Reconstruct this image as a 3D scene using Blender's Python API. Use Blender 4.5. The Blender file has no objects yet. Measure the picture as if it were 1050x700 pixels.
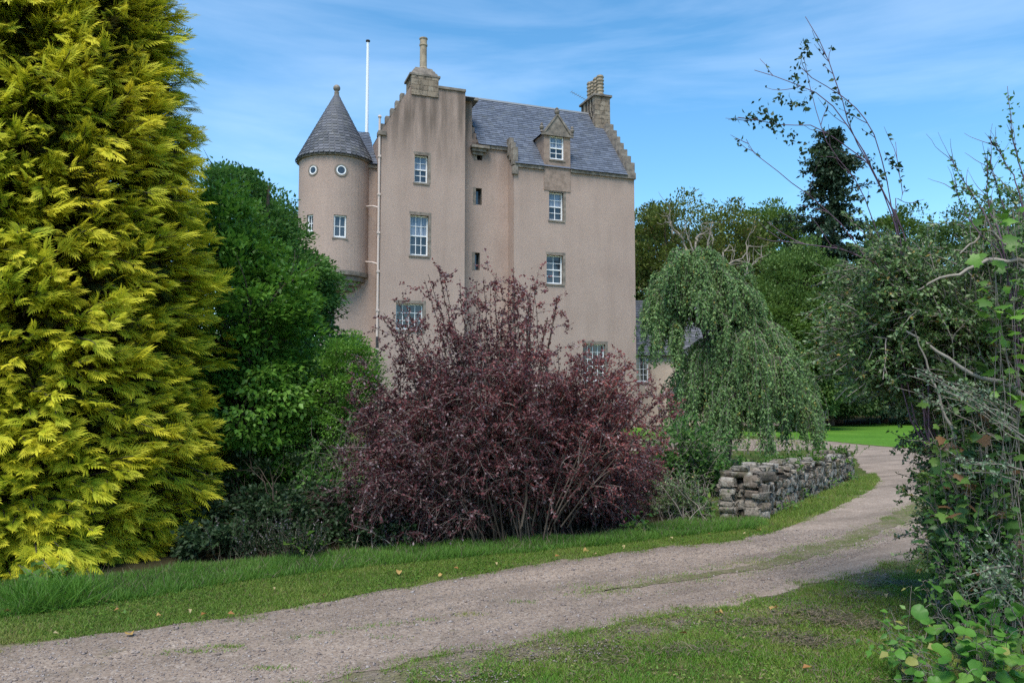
import bpy, bmesh, math
import numpy as np
R = math.radians
rng = np.random.default_rng(11)
scene = bpy.context.scene
COL = scene.collection

# ------------------------------------------------------------------ camera
PITCH = math.atan(58/800)
CAM = np.array([0.0, 0.0, 1.6])
cd = bpy.data.cameras.new('camera'); cam = bpy.data.objects.new('camera', cd); COL.objects.link(cam)
cam.location = CAM; cam.rotation_euler = (math.pi/2+PITCH, 0, 0)
cd.sensor_fit = 'HORIZONTAL'; cd.sensor_width = 36; cd.lens = 36*800/1050
cd.clip_start = 0.05; cd.clip_end = 2000
scene.camera = cam

# ------------------------------------------------------------------ world and sun
SUN_EL, SUN_AZ = R(60), R(197)      # azimuth clockwise from +Y: behind the camera, to the right
world = bpy.data.worlds.new('World'); scene.world = world; world.use_nodes = True
nt = world.node_tree; nt.nodes.clear()
wo = nt.nodes.new('ShaderNodeOutputWorld'); bg = nt.nodes.new('ShaderNodeBackground')
sky = nt.nodes.new('ShaderNodeTexSky'); sky.sky_type = 'NISHITA'; sky.sun_disc = False
sky.sun_elevation = SUN_EL; sky.sun_rotation = SUN_AZ
sky.air_density = 1.0; sky.dust_density = 0.0; sky.ozone_density = 2.0; sky.altitude = 200
tc = nt.nodes.new('ShaderNodeTexCoord')
mp = nt.nodes.new('ShaderNodeMapping'); mp.inputs['Rotation'].default_value = (R(8), R(-14), R(20)); mp.inputs['Scale'].default_value = (1.1, 1.6, 6.0)
nz = nt.nodes.new('ShaderNodeTexNoise'); nz.inputs['Scale'].default_value = 1.9; nz.inputs['Detail'].default_value = 7; nz.inputs['Roughness'].default_value = 0.55
nz.inputs['Distortion'].default_value = 0.35
cr = nt.nodes.new('ShaderNodeValToRGB'); cr.color_ramp.elements[0].position = 0.50; cr.color_ramp.elements[1].position = 0.78
cr.color_ramp.elements[0].color = (0, 0, 0, 1); cr.color_ramp.elements[1].color = (0.16, 0.16, 0.16, 1)
mx = nt.nodes.new('ShaderNodeMix'); mx.data_type = 'RGBA'
mx.inputs[7].default_value = (4.2, 4.7, 5.5, 1)
bg.inputs[1].default_value = 0.145
nt.links.new(tc.outputs['Generated'], mp.inputs[0]); nt.links.new(mp.outputs[0], nz.inputs[0])
nt.links.new(nz.outputs[0], cr.inputs[0]); nt.links.new(cr.outputs[0], mx.inputs[0])
hs = nt.nodes.new('ShaderNodeHueSaturation'); hs.inputs['Saturation'].default_value = 1.24; hs.inputs['Value'].default_value = 0.64; hs.inputs['Hue'].default_value = 0.49; nt.links.new(sky.outputs[0], hs.inputs['Color']); nt.links.new(hs.outputs[0], mx.inputs[6]); nt.links.new(mx.outputs[2], bg.inputs[0]); nt.links.new(bg.outputs[0], wo.inputs[0])
sl = bpy.data.lights.new('sun', 'SUN'); sl.energy = 2.0; sl.angle = R(30); sl.color = (1.0, 0.94, 0.85)
so = bpy.data.objects.new('sun', sl); COL.objects.link(so)
so.rotation_euler = (math.pi/2-SUN_EL, 0, math.pi-SUN_AZ)
vs = scene.view_settings
vs.view_transform = 'Standard'; vs.look = 'None'; vs.exposure = 1.36; vs.gamma = 1; vs.use_curve_mapping = False
scene.cycles.max_bounces = 5; scene.cycles.diffuse_bounces = 3; scene.cycles.transmission_bounces = 3
scene.cycles.use_denoising = False

# ------------------------------------------------------------------ projection helpers
cP, sP = math.cos(PITCH), math.sin(PITCH)
def ray(px, py):
    xc = (px-525)/800; yc = (350-py)/800
    return np.array([xc, cP-yc*sP, sP+yc*cP])
def at(px, py, Y):
    r = ray(px, py); return CAM + r*(Y/r[1])
def gnd(px, py, z=0.0):
    r = ray(px, py); return CAM + r*((z-CAM[2])/r[2])
def nrm(v):
    v = np.asarray(v, float); return v/(np.linalg.norm(v, axis=-1, keepdims=True)+1e-9)
def U(a, b, n=None): return rng.uniform(a, b, n)

# ------------------------------------------------------------------ object helpers
def tag(o, label=None, cat=None, group=None, kind=None):
    if label: o['label'] = label
    if cat: o['category'] = cat
    if group: o['group'] = group
    if kind: o['kind'] = kind
    return o
def empty(name, loc, rz=0.0):
    o = bpy.data.objects.new(name, None); COL.objects.link(o)
    o.location = [float(x) for x in loc]; o.rotation_euler = (0, 0, rz); o.empty_display_size = 0.3
    return o
def link(name, me, mats, parent=None):
    for m in (mats if isinstance(mats, (list, tuple)) else [mats]): me.materials.append(m)
    o = bpy.data.objects.new(name, me); COL.objects.link(o)
    if parent is not None: o.parent = parent
    return o
def np_mesh(name, V, Fc, mats, parent=None, col=None, local=None):
    """V (n,3), Fc (m,k) constant k. local: subtract that origin."""
    V = np.asarray(V, np.float32)
    if local is not None: V = V-np.asarray(local, np.float32)
    elif parent is not None and parent.rotation_euler[2] == 0:
        V = V-np.array(parent.location, np.float32)
    Fc = np.asarray(Fc, np.int32)
    me = bpy.data.meshes.new(name); k = Fc.shape[1]
    me.vertices.add(len(V)); me.vertices.foreach_set('co', V.ravel())
    me.loops.add(Fc.size); me.loops.foreach_set('vertex_index', Fc.ravel())
    me.polygons.add(len(Fc)); me.polygons.foreach_set('loop_start', np.arange(0, Fc.size, k, dtype=np.int32))
    if col is not None:
        a = me.attributes.new('col', 'FLOAT_COLOR', 'POINT')
        c = np.ones((len(V), 4), np.float32); c[:, :col.shape[1]] = col
        a.data.foreach_set('color', c.ravel())
    me.update(calc_edges=True)
    return link(name, me, mats, parent)

class MB:
    def build_each(s, name, mats, parent, nper, bevel=0):
        for k in range(0, len(s.f), nper):
            m = MB()
            for i in range(k, k+nper): m.face([s.v[a] for a in s.f[i]], s.c[s.f[i][0]], s.m[i])
            m.build(name, mats, parent, bevel=bevel)
    def __init__(s): s.v = []; s.f = []; s.c = []; s.m = []
    def face(s, pts, col=None, mat=0):
        i = len(s.v); s.v += [tuple(map(float, p)) for p in pts]; s.f.append(tuple(range(i, i+len(pts))))
        s.c += [col if col is not None else (0.5, 0.5, 0.5)]*len(pts); s.m.append(mat)
    def box(s, a, b, col=None, mat=0, taper=0.0):
        x0, y0, z0 = a; x1, y1, z1 = b; t = taper
        p = [(x0, y0, z0), (x1, y0, z0), (x1, y1, z0), (x0, y1, z0), (x0+t, y0+t, z1), (x1-t, y0+t, z1), (x1-t, y1-t, z1), (x0+t, y1-t, z1)]
        for q in ((0, 1, 5, 4), (1, 2, 6, 5), (2, 3, 7, 6), (3, 0, 4, 7), (4, 5, 6, 7), (3, 2, 1, 0)):
            s.face([p[i] for i in q], col, mat)
    def lathe(s, c, prof, n=24, col=None, mat=0, a0=0, a1=2*math.pi):
        for i in range(n):
            t0 = a0+(a1-a0)*i/n; t1 = a0+(a1-a0)*(i+1)/n
            for (r0, z0), (r1, z1) in zip(prof[:-1], prof[1:]):
                s.face([(c[0]+r0*math.cos(t0), c[1]+r0*math.sin(t0), z0), (c[0]+r0*math.cos(t1), c[1]+r0*math.sin(t1), z0),
                        (c[0]+r1*math.cos(t1), c[1]+r1*math.sin(t1), z1), (c[0]+r1*math.cos(t0), c[1]+r1*math.sin(t0), z1)], col, mat)
    def prism(s, poly, e0, e1, axis, col=None, mat=0):
        """poly in the two other axes, extruded between e0 and e1 on axis (0,1)"""
        def P(q, e): return (e, q[0], q[1]) if axis == 0 else (q[0], e, q[1])
        s.face([P(q, e0) for q in poly], col, mat); s.face([P(q, e1) for q in poly][::-1], col, mat)
        n = len(poly)
        for i in range(n):
            a, b = poly[i], poly[(i+1) % n]
            s.face([P(a, e0), P(a, e1), P(b, e1), P(b, e0)], col, mat)
    def build(s, name, mats, parent=None, bevel=0, smooth=False, merge=True):
        me = bpy.data.meshes.new(name); me.from_pydata(s.v, [], s.f)
        a = me.attributes.new('col', 'FLOAT_COLOR', 'POINT')
        c = np.ones((len(s.v), 4), np.float32); c[:, :3] = np.array(s.c); a.data.foreach_set('color', c.ravel())
        me.polygons.foreach_set('material_index', np.array(s.m, np.int32))
        if merge:
            bm = bmesh.new(); bm.from_mesh(me); bmesh.ops.remove_doubles(bm, verts=bm.verts, dist=0.0008)
            bmesh.ops.recalc_face_normals(bm, faces=bm.faces); bm.to_mesh(me); bm.free()
        if smooth: me.polygons.foreach_set('use_smooth', np.ones(len(me.polygons), bool))
        o = link(name, me, mats, parent)
        if bevel:
            b = o.modifiers.new('bevel', 'BEVEL'); b.width = bevel; b.segments = 2; b.limit_method = 'ANGLE'
        return o

def scatter(name, mat, tpl, P, D, N, S, parent=None, rnd=None, W=1.0):
    """tpl=(verts(k,3) x along, y side, z normal; faces(m,4); tip(k)). Every leaf in one mesh."""
    tv, tf, tip = tpl
    n = len(P); D = nrm(D); B = nrm(np.cross(N, D)); N2 = np.cross(D, B)
    S = np.broadcast_to(np.asarray(S, float), (n,)); W = np.broadcast_to(np.asarray(W, float), (n,))
    V = (P[:, None] + (S[:, None, None])*(tv[None, :, 0, None]*D[:, None] + (W[:, None]*tv[None, :, 1])[..., None]*B[:, None] + tv[None, :, 2, None]*N2[:, None]))
    k = len(tv)
    Fc = (tf[None]+(np.arange(n)*k)[:, None, None]).reshape(-1, tf.shape[1])
    if rnd is None: rnd = rng.random(n)
    col = np.zeros((n, k, 3), np.float32); col[..., 0] = rnd[:, None]; col[..., 1] = tip[None]; col[..., 2] = rng.random(n)[:, None]
    return np_mesh(name, V.reshape(-1, 3), Fc, mat, parent, col.reshape(-1, 3))

def tubes(name, mat, P, Rr, parent=None, sides=4):
    """P (M,n,3) polylines, Rr (M,n) radii -> one mesh"""
    V, Fc = tube_data(P, Rr, sides)
    c = np.repeat(rng.random((P.shape[0], 3)), P.shape[1]*sides, axis=0)
    return np_mesh(name, V, Fc, mat, parent, c)
def tube_data(P, Rr, sides):
    M, n, _ = P.shape
    T = nrm(np.gradient(P, axis=1)); ref = np.where(np.abs(T[..., 2:3]) > 0.9, np.array([1.0, 0, 0]), np.array([0, 0, 1.0]))
    A = nrm(np.cross(T, ref)); B = np.cross(T, A)
    th = np.arange(sides)*2*math.pi/sides
    V = P[:, :, None]+Rr[:, :, None, None]*(np.cos(th)[None, None, :, None]*A[:, :, None]+np.sin(th)[None, None, :, None]*B[:, :, None])
    i = np.arange(M)[:, None, None]*n*sides; j = np.arange(n-1)[None, :, None]*sides; s = np.arange(sides)[None, None]; s2 = (s+1) % sides
    Fc = np.stack(np.broadcast_arrays(i+j+s, i+j+s2, i+j+sides+s2, i+j+sides+s), -1).reshape(-1, 4)
    return V.reshape(-1, 3), Fc
def multi_tubes(name, mat, sets, parent=None):
    Vs, Fs, o = [], [], 0
    for P, Rr, sd in sets:
        V, Fc = tube_data(P, Rr, sd); Vs.append(V); Fs.append(Fc+o); o += len(V)
    V = np.concatenate(Vs); return np_mesh(name, V, np.concatenate(Fs), mat, parent, np.full((len(V), 3), 0.5))
def grow(P0, D0, L, n, grav=0.0, wig=0.1):
    M = len(P0); P = np.zeros((M, n, 3)); P[:, 0] = P0; D = nrm(D0); L = np.broadcast_to(L, (M,))
    for i in range(1, n):
        D = nrm(D+wig*rng.normal(size=(M, 3))+np.array([0, 0, -grav])); P[:, i] = P[:, i-1]+D*(L/(n-1))[:, None]
    return P
def reach(P0, P1, n, arch=0.3, wig=0.02):
    """arching lines from P0 to P1; arch lifts the middle"""
    t = np.linspace(0, 1, n)[None, :, None]; Ln = np.linalg.norm(P1-P0, axis=1)[:, None]
    C = (P0*0.6+P1*0.4); C[:, 2] = C[:, 2]+(arch*Ln)[:, 0]
    P = (1-t)**2*P0[:, None]+2*t*(1-t)*C[:, None]+t*t*P1[:, None]
    w = rng.normal(size=P.shape)*wig*Ln[:, None]; w[:, 0] = 0
    return P+w
def along(P, k, lo=0.15, hi=1.0):
    """k random points on each polyline; returns points, tangents, t, index"""
    M, n, _ = P.shape; t = U(lo, hi, (M, k)); x = t*(n-1); i = np.minimum(x.astype(int), n-2); f = (x-i)[..., None]
    r = np.arange(M)[:, None]; a = P[r, i]; b = P[r, i+1]
    return (a*(1-f)+b*f).reshape(-1, 3), nrm(b-a).reshape(-1, 3), t.ravel(), np.repeat(np.arange(M), k)
def rad(M, n, r0, r1): return np.broadcast_to(np.linspace(1, 0, n)[None], (M, n))*(np.broadcast_to(r0, (M,))-r1)[:, None]+r1
def rv(n): return nrm(rng.normal(size=(n, 3)))

# ------------------------------------------------------------------ leaf templates
def T(v, f, tip): return np.array(v, float), np.array(f, int), np.array(tip, float)
DIAMOND = T([(0, 0, 0), (.45, .27, .07), (1, 0, -.03), (.45, -.27, .07)], [(0, 3, 2, 1)], [0, .5, 1, .5])
LEAF = T([(0, 0, 0), (.3, .3, .06), (.75, .22, .05), (1.05, 0, -.12), (.75, -.22, .05), (.3, -.3, .06), (.5, 0, -.03)],
         [(0, 6, 2, 1), (6, 3, 2, 6), (0, 5, 4, 6), (6, 4, 3, 6)], [0, .3, .7, 1, .7, .3, .5])
LEAF = T([(0, 0, 0), (.3, .32, .07), (.75, .24, .05), (1.05, 0, -.1), (.55, 0, -.02), (.75, -.24, .05), (.3, -.32, .07)],
         [(0, 4, 2, 1), (4, 3, 2, 2), (0, 6, 5, 4), (4, 5, 5, 3)], [0, .3, .7, 1, .5, .7, .3])
LEAF = T([(0, 0, 0), (.38, .33, .08), (1.05, 0, -.08), (.5, 0, -.01), (.38, -.33, .08)], [(0, 3, 2, 1), (0, 4, 2, 3)], [0, .5, 1, .5, .5])
BLADE = T([(0, .5, 0), (0, -.5, 0), (.5, .42, .04), (.5, -.42, .04), (1, .06, -.06), (1, -.06, -.06)], [(0, 1, 3, 2), (2, 3, 5, 4)], [0, 0, .5, .5, 1, 1])
def mk_spray():
    v, f, t = [], [], []
    def lf(x, y, ang, L, w, z=0.0):
        c, s = math.cos(ang), math.sin(ang); i = len(v)
        for a, b in ((0, 0), (.55, w), (1, 0), (.55, -w)):
            v.append((x+L*(a*c-b*s), y+L*(a*s+b*c), z-0.10*a*L*2-abs(y+L*a*s)*.15)); t.append(min(1, (x+L*a*c)))
        f.append((i, i+3, i+2, i+1))
    for k in range(6):
        x = .05+.14*k; L = .46*(1-.11*k)
        for sg in (1, -1):
            lf(x, 0, sg*R(36), L, .085)
            if k < 5: lf(x+L*.40, sg*L*.26, sg*R(4), L*.5, .12)
    lf(0, 0, 0, .55, .04); lf(.5, 0, 0, .55, .07)
    return T(v, f, t)
SPRAY = mk_spray()
def mk_round():
    v = [(0.05, 0, -.05)]; t = [0.2]; n = 12
    for i in range(n+1):
        a = R(-165)+R(330)*i/n; r = .5*(1+.06*math.cos(3*a)); v.append((.5-math.cos(a)*-r*1.0, math.sin(a)*r*1.08*(1-.10*math.cos(a)), .11*math.cos(2*a)+.05*math.cos(5*a)-.05)); t.append(.8)
    v.append((.5, 0, -.04)); c = len(v)-1; t.append(.4)
    f = [(c, i, i+1, i+1) for i in range(1, n+1)]+[(c, n+1, 0, 0), (c, 0, 1, 1)]
    return T(v, f, t)
def mk_lobed():
    out = [(0, .02), (.02, .25), (-.05, .42), (.16, .36), (.3, .55), (.42, .44), (.55, .5), (.56, .28), (.75, .2), (.84, .1), (1.05, 0)]
    pts = out+[(x, -y) for x, y in out[::-1][1:]]
    v = [(x, y, -.25*(y*y)-.12*x*x) for x, y in pts]+[(.35, 0, .03)]; c = len(v)-1
    f = [(c, i, i+1, i+1) for i in range(len(pts)-1)]
    return T(v, f, [min(1, abs(x)) for x, y, z in v])
def fixtri(t):   # faces carrying a doubled last index become triangles
    v, f, tip = t; return v, f[:, :3].copy(), tip
ROUND = fixtri(mk_round()); LOBED = fixtri(mk_lobed())

# ------------------------------------------------------------------ materials
def newmat(name):
    m = bpy.data.materials.new(name); m.use_nodes = True; n = m.node_tree; n.nodes.clear()
    o = n.nodes.new('ShaderNodeOutputMaterial'); return m, n, o
def ND(n, t, **kw):
    x = n.nodes.new(t)
    for k, v in kw.items():
        if k.startswith('_'): setattr(x, k[1:], v)
        else: x.inputs[k.replace('__', ' ')].default_value = v
    return x
def mixc(n, fac, a, b, blend='MIX'):
    x = n.nodes.new('ShaderNodeMix'); x.data_type = 'RGBA'; x.blend_type = blend
    for sck, v in ((0, fac), (6, a), (7, b)):
        if hasattr(v, 'links') or isinstance(v, bpy.types.NodeSocket): n.links.new(v, x.inputs[sck])
        elif sck == 0: x.inputs[0].default_value = v
        else: x.inputs[sck].default_value = (*v, 1)
    return x.outputs[2]
def ramp(n, src, stops):
    r = n.nodes.new('ShaderNodeValToRGB'); e = r.color_ramp.elements
    while len(e) < len(stops): e.new(0.5)
    for x, (p, c) in zip(e, stops):
        x.position = p; x.color = (*c, 1) if not isinstance(c, (int, float)) else (c, c, c, 1)
    n.links.new(src, r.inputs[0]); return r.outputs[0]
def noise(n, scale, detail=4, rough=.55, vec=None, dist=0):
    x = ND(n, 'ShaderNodeTexNoise', Scale=scale, Detail=detail, Roughness=rough, Distortion=dist)
    if vec is not None: n.links.new(vec, x.inputs[0])
    return x.outputs[0]
def objco(n, scale=None):
    t = n.nodes.new('ShaderNodeTexCoord')
    if scale is None: return t.outputs['Object']
    m = n.nodes.new('ShaderNodeMapping'); m.inputs['Scale'].default_value = scale; n.links.new(t.outputs['Object'], m.inputs[0]); return m.outputs[0]
def leafmat(name, stops, tipcol=None, alt=None, altf=0.0, transl=0.35, rough=.55, tipamt=1.0, spec=.35):
    """stops: colours over the leaf's random value; tipcol: mixed in along the leaf/spray; alt: odd leaves"""
    m, n, o = newmat(name)
    a = ND(n, 'ShaderNodeAttribute', _attribute_name='col'); s = n.nodes.new('ShaderNodeSeparateColor'); n.links.new(a.outputs['Color'], s.inputs[0])
    c = ramp(n, s.outputs[0], stops)
    if tipcol:
        mu = ND(n, 'ShaderNodeMath', _operation='MULTIPLY'); n.links.new(s.outputs[1], mu.inputs[0]); mu.inputs[1].default_value = tipamt
        c = mixc(n, mu.outputs[0], c, tipcol)
    if alt:
        g = ND(n, 'ShaderNodeMath', _operation='GREATER_THAN'); n.links.new(s.outputs[2], g.inputs[0]); g.inputs[1].default_value = 1-altf
        c = mixc(n, g.outputs[0], c, alt)
    p = ND(n, 'ShaderNodeBsdfPrincipled', Roughness=rough); p.inputs['Specular IOR Level'].default_value = spec
    n.links.new(c, p.inputs['Base Color'])
    t = n.nodes.new('ShaderNodeBsdfTranslucent'); n.links.new(mixc(n, .35, c, (.35, .40, .05), 'SCREEN') if False else c, t.inputs[0])
    ms = n.nodes.new('ShaderNodeMixShader'); ms.inputs[0].default_value = transl
    n.links.new(p.outputs[0], ms.inputs[1]); n.links.new(t.outputs[0], ms.inputs[2]); n.links.new(ms.outputs[0], o.inputs[0])
    return m
def simple(name, build, rough=.8, spec=.3, bump=None, bstr=.3, bdist=.02):
    m, n, o = newmat(name); c = build(n) if callable(build) else build
    p = ND(n, 'ShaderNodeBsdfPrincipled', Roughness=rough); p.inputs['Specular IOR Level'].default_value = spec
    if isinstance(c, tuple): p.inputs['Base Color'].default_value = (*c, 1)
    else: n.links.new(c, p.inputs['Base Color'])
    if bump:
        b = ND(n, 'ShaderNodeBump', Strength=bstr, Distance=bdist); n.links.new(bump(n), b.inputs['Height']); n.links.new(b.outputs[0], p.inputs['Normal'])
    n.links.new(p.outputs[0], o.inputs[0]); return m

def harl_col(n):
    a = ramp(n, noise(n, 0.55, 6, .6, objco(n)), [(.3, (.345, .257, .216)), (.7, (.40, .303, .256))])
    streak = ramp(n, noise(n, 1.0, 5, .6, objco(n, (1.5, 1.5, .2))), [(.47, 0), (.74, .28)])
    a = mixc(n, streak, a, (.235, .175, .145)); al = ramp(n, noise(n, 2.6, 7, .7, objco(n, (1, 1, .6))), [(.60, 0), (.75, .5)]); a = mixc(n, al, a, (.20, .165, .135))
    sp = ramp(n, noise(n, 17, 5, .7, objco(n)), [(.32, .85), (.68, 1.10)])
    a = mixc(n, 1.0, a, sp, 'MULTIPLY')
    # dark wash running down from the wall heads
    t = n.nodes.new('ShaderNodeTexCoord'); s = n.nodes.new('ShaderNodeSeparateXYZ'); n.links.new(t.outputs['Object'], s.inputs[0])
    g = ND(n, 'ShaderNodeMapRange'); n.links.new(s.outputs[2], g.inputs[0]); g.inputs[1].default_value = 12.6; g.inputs[2].default_value = 15.6
    st = ramp(n, noise(n, 1.0, 5, .6, objco(n, (1.8, 1.8, .22))), [(.34, 0), (.58, 1)])
    mm = ND(n, 'ShaderNodeMath', _operation='MULTIPLY'); n.links.new(g.outputs[0], mm.inputs[0]); n.links.new(st, mm.inputs[1])
    m2 = ND(n, 'ShaderNodeMath', _operation='MULTIPLY'); n.links.new(mm.outputs[0], m2.inputs[0]); m2.inputs[1].default_value = .8
    return mixc(n, m2.outputs[0], a, (.11, .085, .07))
M = {}
M['harl'] = simple('harl render', harl_col, .95, .1, lambda n: noise(n, 22, 4, .65, objco(n)), .5, .03)
def stone_col(n, dark=1.0):
    a = ramp(n, noise(n, 3.5, 6, .6, objco(n)), [(.3, (.10, .090, .080)), (.5, (.19, .163, .138)), (.72, (.30, .262, .222))])
    return a
M['stone'] = simple('dressed stone', stone_col, .95, .1, lambda n: noise(n, 18, 4, .6, objco(n)), .5, .02)
def rubble_col(n):
    a = ND(n, 'ShaderNodeAttribute', _attribute_name='col'); s = n.nodes.new('ShaderNodeSeparateColor'); n.links.new(a.outputs['Color'], s.inputs[0])
    c = ramp(n, s.outputs[0], [(.0, (.10, .085, .07)), (.25, (.21, .165, .13)), (.5, (.26, .23, .195)), (.8, (.35, .31, .265)), (1, (.17, .15, .13))])
    l = ramp(n, noise(n, 7, 6, .7, objco(n)), [(.54, 0), (.64, .7)])
    c = mixc(n, l, c, (.37, .355, .30))
    mo = ramp(n, noise(n, 4, 5, .6, objco(n)), [(.50, 0), (.62, .8)])
    c = mixc(n, mo, c, (.07, .07, .025))
    g = ramp(n, noise(n, 30, 3, .6, objco(n)), [(.3, .6), (.7, 1.25)])
    return mixc(n, 1.0, c, g, 'MULTIPLY')
M['rubble'] = simple('rubble stone', rubble_col, .95, .12, lambda n: noise(n, 22, 5, .65, objco(n)), .8, .03)
M['dark'] = simple('dark mortar', (.05, .042, .034), .95, .05)
def slate_col(n):
    a = ND(n, 'ShaderNodeAttribute', _attribute_name='col'); s = n.nodes.new('ShaderNodeSeparateColor'); n.links.new(a.outputs['Color'], s.inputs[0])
    c = ramp(n, s.outputs[0], [(0, (.072, .083, .108)), (.5, (.095, .110, .145)), (1, (.125, .143, .185))])
    l = ramp(n, noise(n, 2.2, 6, .65, objco(n)), [(.52, 0), (.75, .45)])
    return mixc(n, l, c, (.15, .16, .15))
M['slate'] = simple('slate', slate_col, .55, .4, lambda n: noise(n, 12, 3, .6, objco(n)), .3, .01)
def oldslate_col(n):
    a = ND(n, 'ShaderNodeAttribute', _attribute_name='col'); s = n.nodes.new('ShaderNodeSeparateColor'); n.links.new(a.outputs['Color'], s.inputs[0])
    c = ramp(n, s.outputs[0], [(0, (.055, .06, .07)), (.5, (.088, .092, .108)), (1, (.135, .138, .158))])
    l = ramp(n, noise(n, 3, 6, .65, objco(n)), [(.5, 0), (.7, .5)])
    return mixc(n, l, c, (.13, .13, .10))
M['oldslate'] = simple('weathered slate', oldslate_col, .7, .3, lambda n: noise(n, 12, 3, .6, objco(n)), .4, .01)
M['white'] = simple('white paint', lambda n: ramp(n, noise(n, 8, 3, .5, objco(n)), [(.3, (.68, .69, .70)), (.7, (.80, .80, .80))]), .5, .4)
M['glass'] = simple('window glass', lambda n: ramp(n, noise(n, 1.4, 2, .5, objco(n)), [(.4, (.012, .014, .018)), (.65, (.05, .055, .065))]), .06, .8)
M['curtain_sky'] = simple('curtained glass with sky reflection', lambda n: ramp(n, noise(n, 5, 2, .5, objco(n, (4, 4, .5))), [(.35, (.09, .11, .15)), (.65, (.22, .26, .33))]), .08, .8)  # curtain folds, with the sky's reflection put into the pale pane colour
M['pipe'] = simple('painted pipe', (.52, .42, .37), .6, .3)
M['pipedark'] = simple('dark pipe', (.03, .03, .03), .6, .3)
M['lead'] = simple('lead', (.22, .23, .25), .5, .4)
M['pot'] = simple('clay pot', lambda n: ramp(n, noise(n, 3, 5, .6, objco(n)), [(.35, (.19, .155, .115)), (.6, (.36, .295, .215))]), .9, .15)
M['cream'] = simple('cream wall', lambda n: ramp(n, noise(n, 1.5, 5, .6, objco(n)), [(.3, (.46, .36, .28)), (.7, (.56, .45, .36))]), .95, .1, lambda n: noise(n, 30, 3, .6, objco(n)), .5, .02)
M['bark'] = simple('bark', lambda n: ramp(n, noise(n, 6, 5, .6, objco(n, (1, 1, .3))), [(.3, (.045, .035, .027)), (.7, (.12, .095, .075))]), .95, .1, lambda n: noise(n, 20, 4, .6, objco(n, (1, 1, .25))), .7, .02)
M['twig'] = simple('twig bark', lambda n: ramp(n, noise(n, 5, 3, .6, objco(n)), [(.3, (.13, .11, .095)), (.7, (.32, .27, .235))]), .9, .15)
M['purple'] = simple('purple stem', lambda n: ramp(n, noise(n, 3, 3, .6, objco(n)), [(.3, (.10, .055, .085)), (.7, (.20, .12, .17))]), .7, .3)
M['palebark'] = simple('pale dead wood', lambda n: ramp(n, noise(n, 4, 4, .6, objco(n)), [(.3, (.16, .135, .11)), (.7, (.34, .30, .26))]), .9, .15)
M['flagpole'] = simple('white pole paint', (.74, .76, .78), .4, .4)

# ------------------------------------------------------------------ ground, drive, lawn
def poly_sheet(name, pts, z, mat, label=None, kind='structure', jag=0.0, dens=0.15, cat=None):
    P = np.array([(p[0], p[1]) for p in pts], float); out = []
    n = len(P)
    for i in range(n):
        p0, p1, p2, p3 = P[(i-1) % n], P[i], P[(i+1) % n], P[(i+2) % n]
        L = np.linalg.norm(p2-p1); k = int(max(1, min(60, L/dens)))
        for j in range(k):
            t = j/k; q = .5*((2*p1)+(-p0+p2)*t+(2*p0-5*p1+4*p2-p3)*t*t+(-p0+3*p1-3*p2+p3)*t**3)
            out.append(q if L < 12 else p1*(1-t)+p2*t)
    out = np.array(out)
    if jag:
        w = np.zeros(len(out)); x = np.cumsum(np.r_[0, np.linalg.norm(np.diff(out, axis=0), axis=1)])
        for f, a in ((1.3, .4), (3.7, .35), (9, .35), (17, .3), (29, .25)): w += a*np.sin(x*f+U(0, 6.3))
        nn = np.roll(out, -1, 0)-np.roll(out, 1, 0); nn = nrm(np.c_[-nn[:, 1], nn[:, 0]])
        dist = np.hypot(out[:, 0], out[:, 1])
        out = out+nn*(w*jag*(dist < 40))[:, None]
    bm = bmesh.new(); vs_ = [bm.verts.new((q[0], q[1], z)) for q in out]; f = bm.faces.new(vs_)
    bmesh.ops.recalc_face_normals(bm, faces=bm.faces)
    if f.normal.z < 0: f.normal_flip()
    bmesh.ops.triangulate(bm, faces=bm.faces)
    me = bpy.data.meshes.new(name); bm.to_mesh(me); bm.free()
    o = link(name, me, mat); return tag(o, label, cat, None, kind), out

def grass_ground(n):
    a = ramp(n, noise(n, .9, 6, .6, objco(n)), [(.3, (.05, .075, .016)), (.5, (.085, .115, .025)), (.7, (.13, .125, .045))])
    b = ramp(n, noise(n, 14, 4, .7, objco(n)), [(.40, .45), (.65, 1.2)])
    return mixc(n, 1.0, a, b, 'MULTIPLY')
M['ground'] = simple('soil and grass', grass_ground, .95, .1, lambda n: noise(n, 25, 5, .7, objco(n)), .8, .03)
def lawn_col(n):
    a = ramp(n, noise(n, .35, 5, .6, objco(n)), [(.3, (.055, .15, .012)), (.55, (.085, .20, .018)), (.75, (.13, .23, .03))])
    b = ramp(n, noise(n, 9, 5, .75, objco(n, (1, .45, 1))), [(.35, .72), (.65, 1.15)])
    return mixc(n, 1.0, a, b, 'MULTIPLY')
M['lawn'] = simple('mown lawn', lawn_col, .9, .15, lambda n: noise(n, 30, 4, .7, objco(n)), .6, .03)
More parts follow.
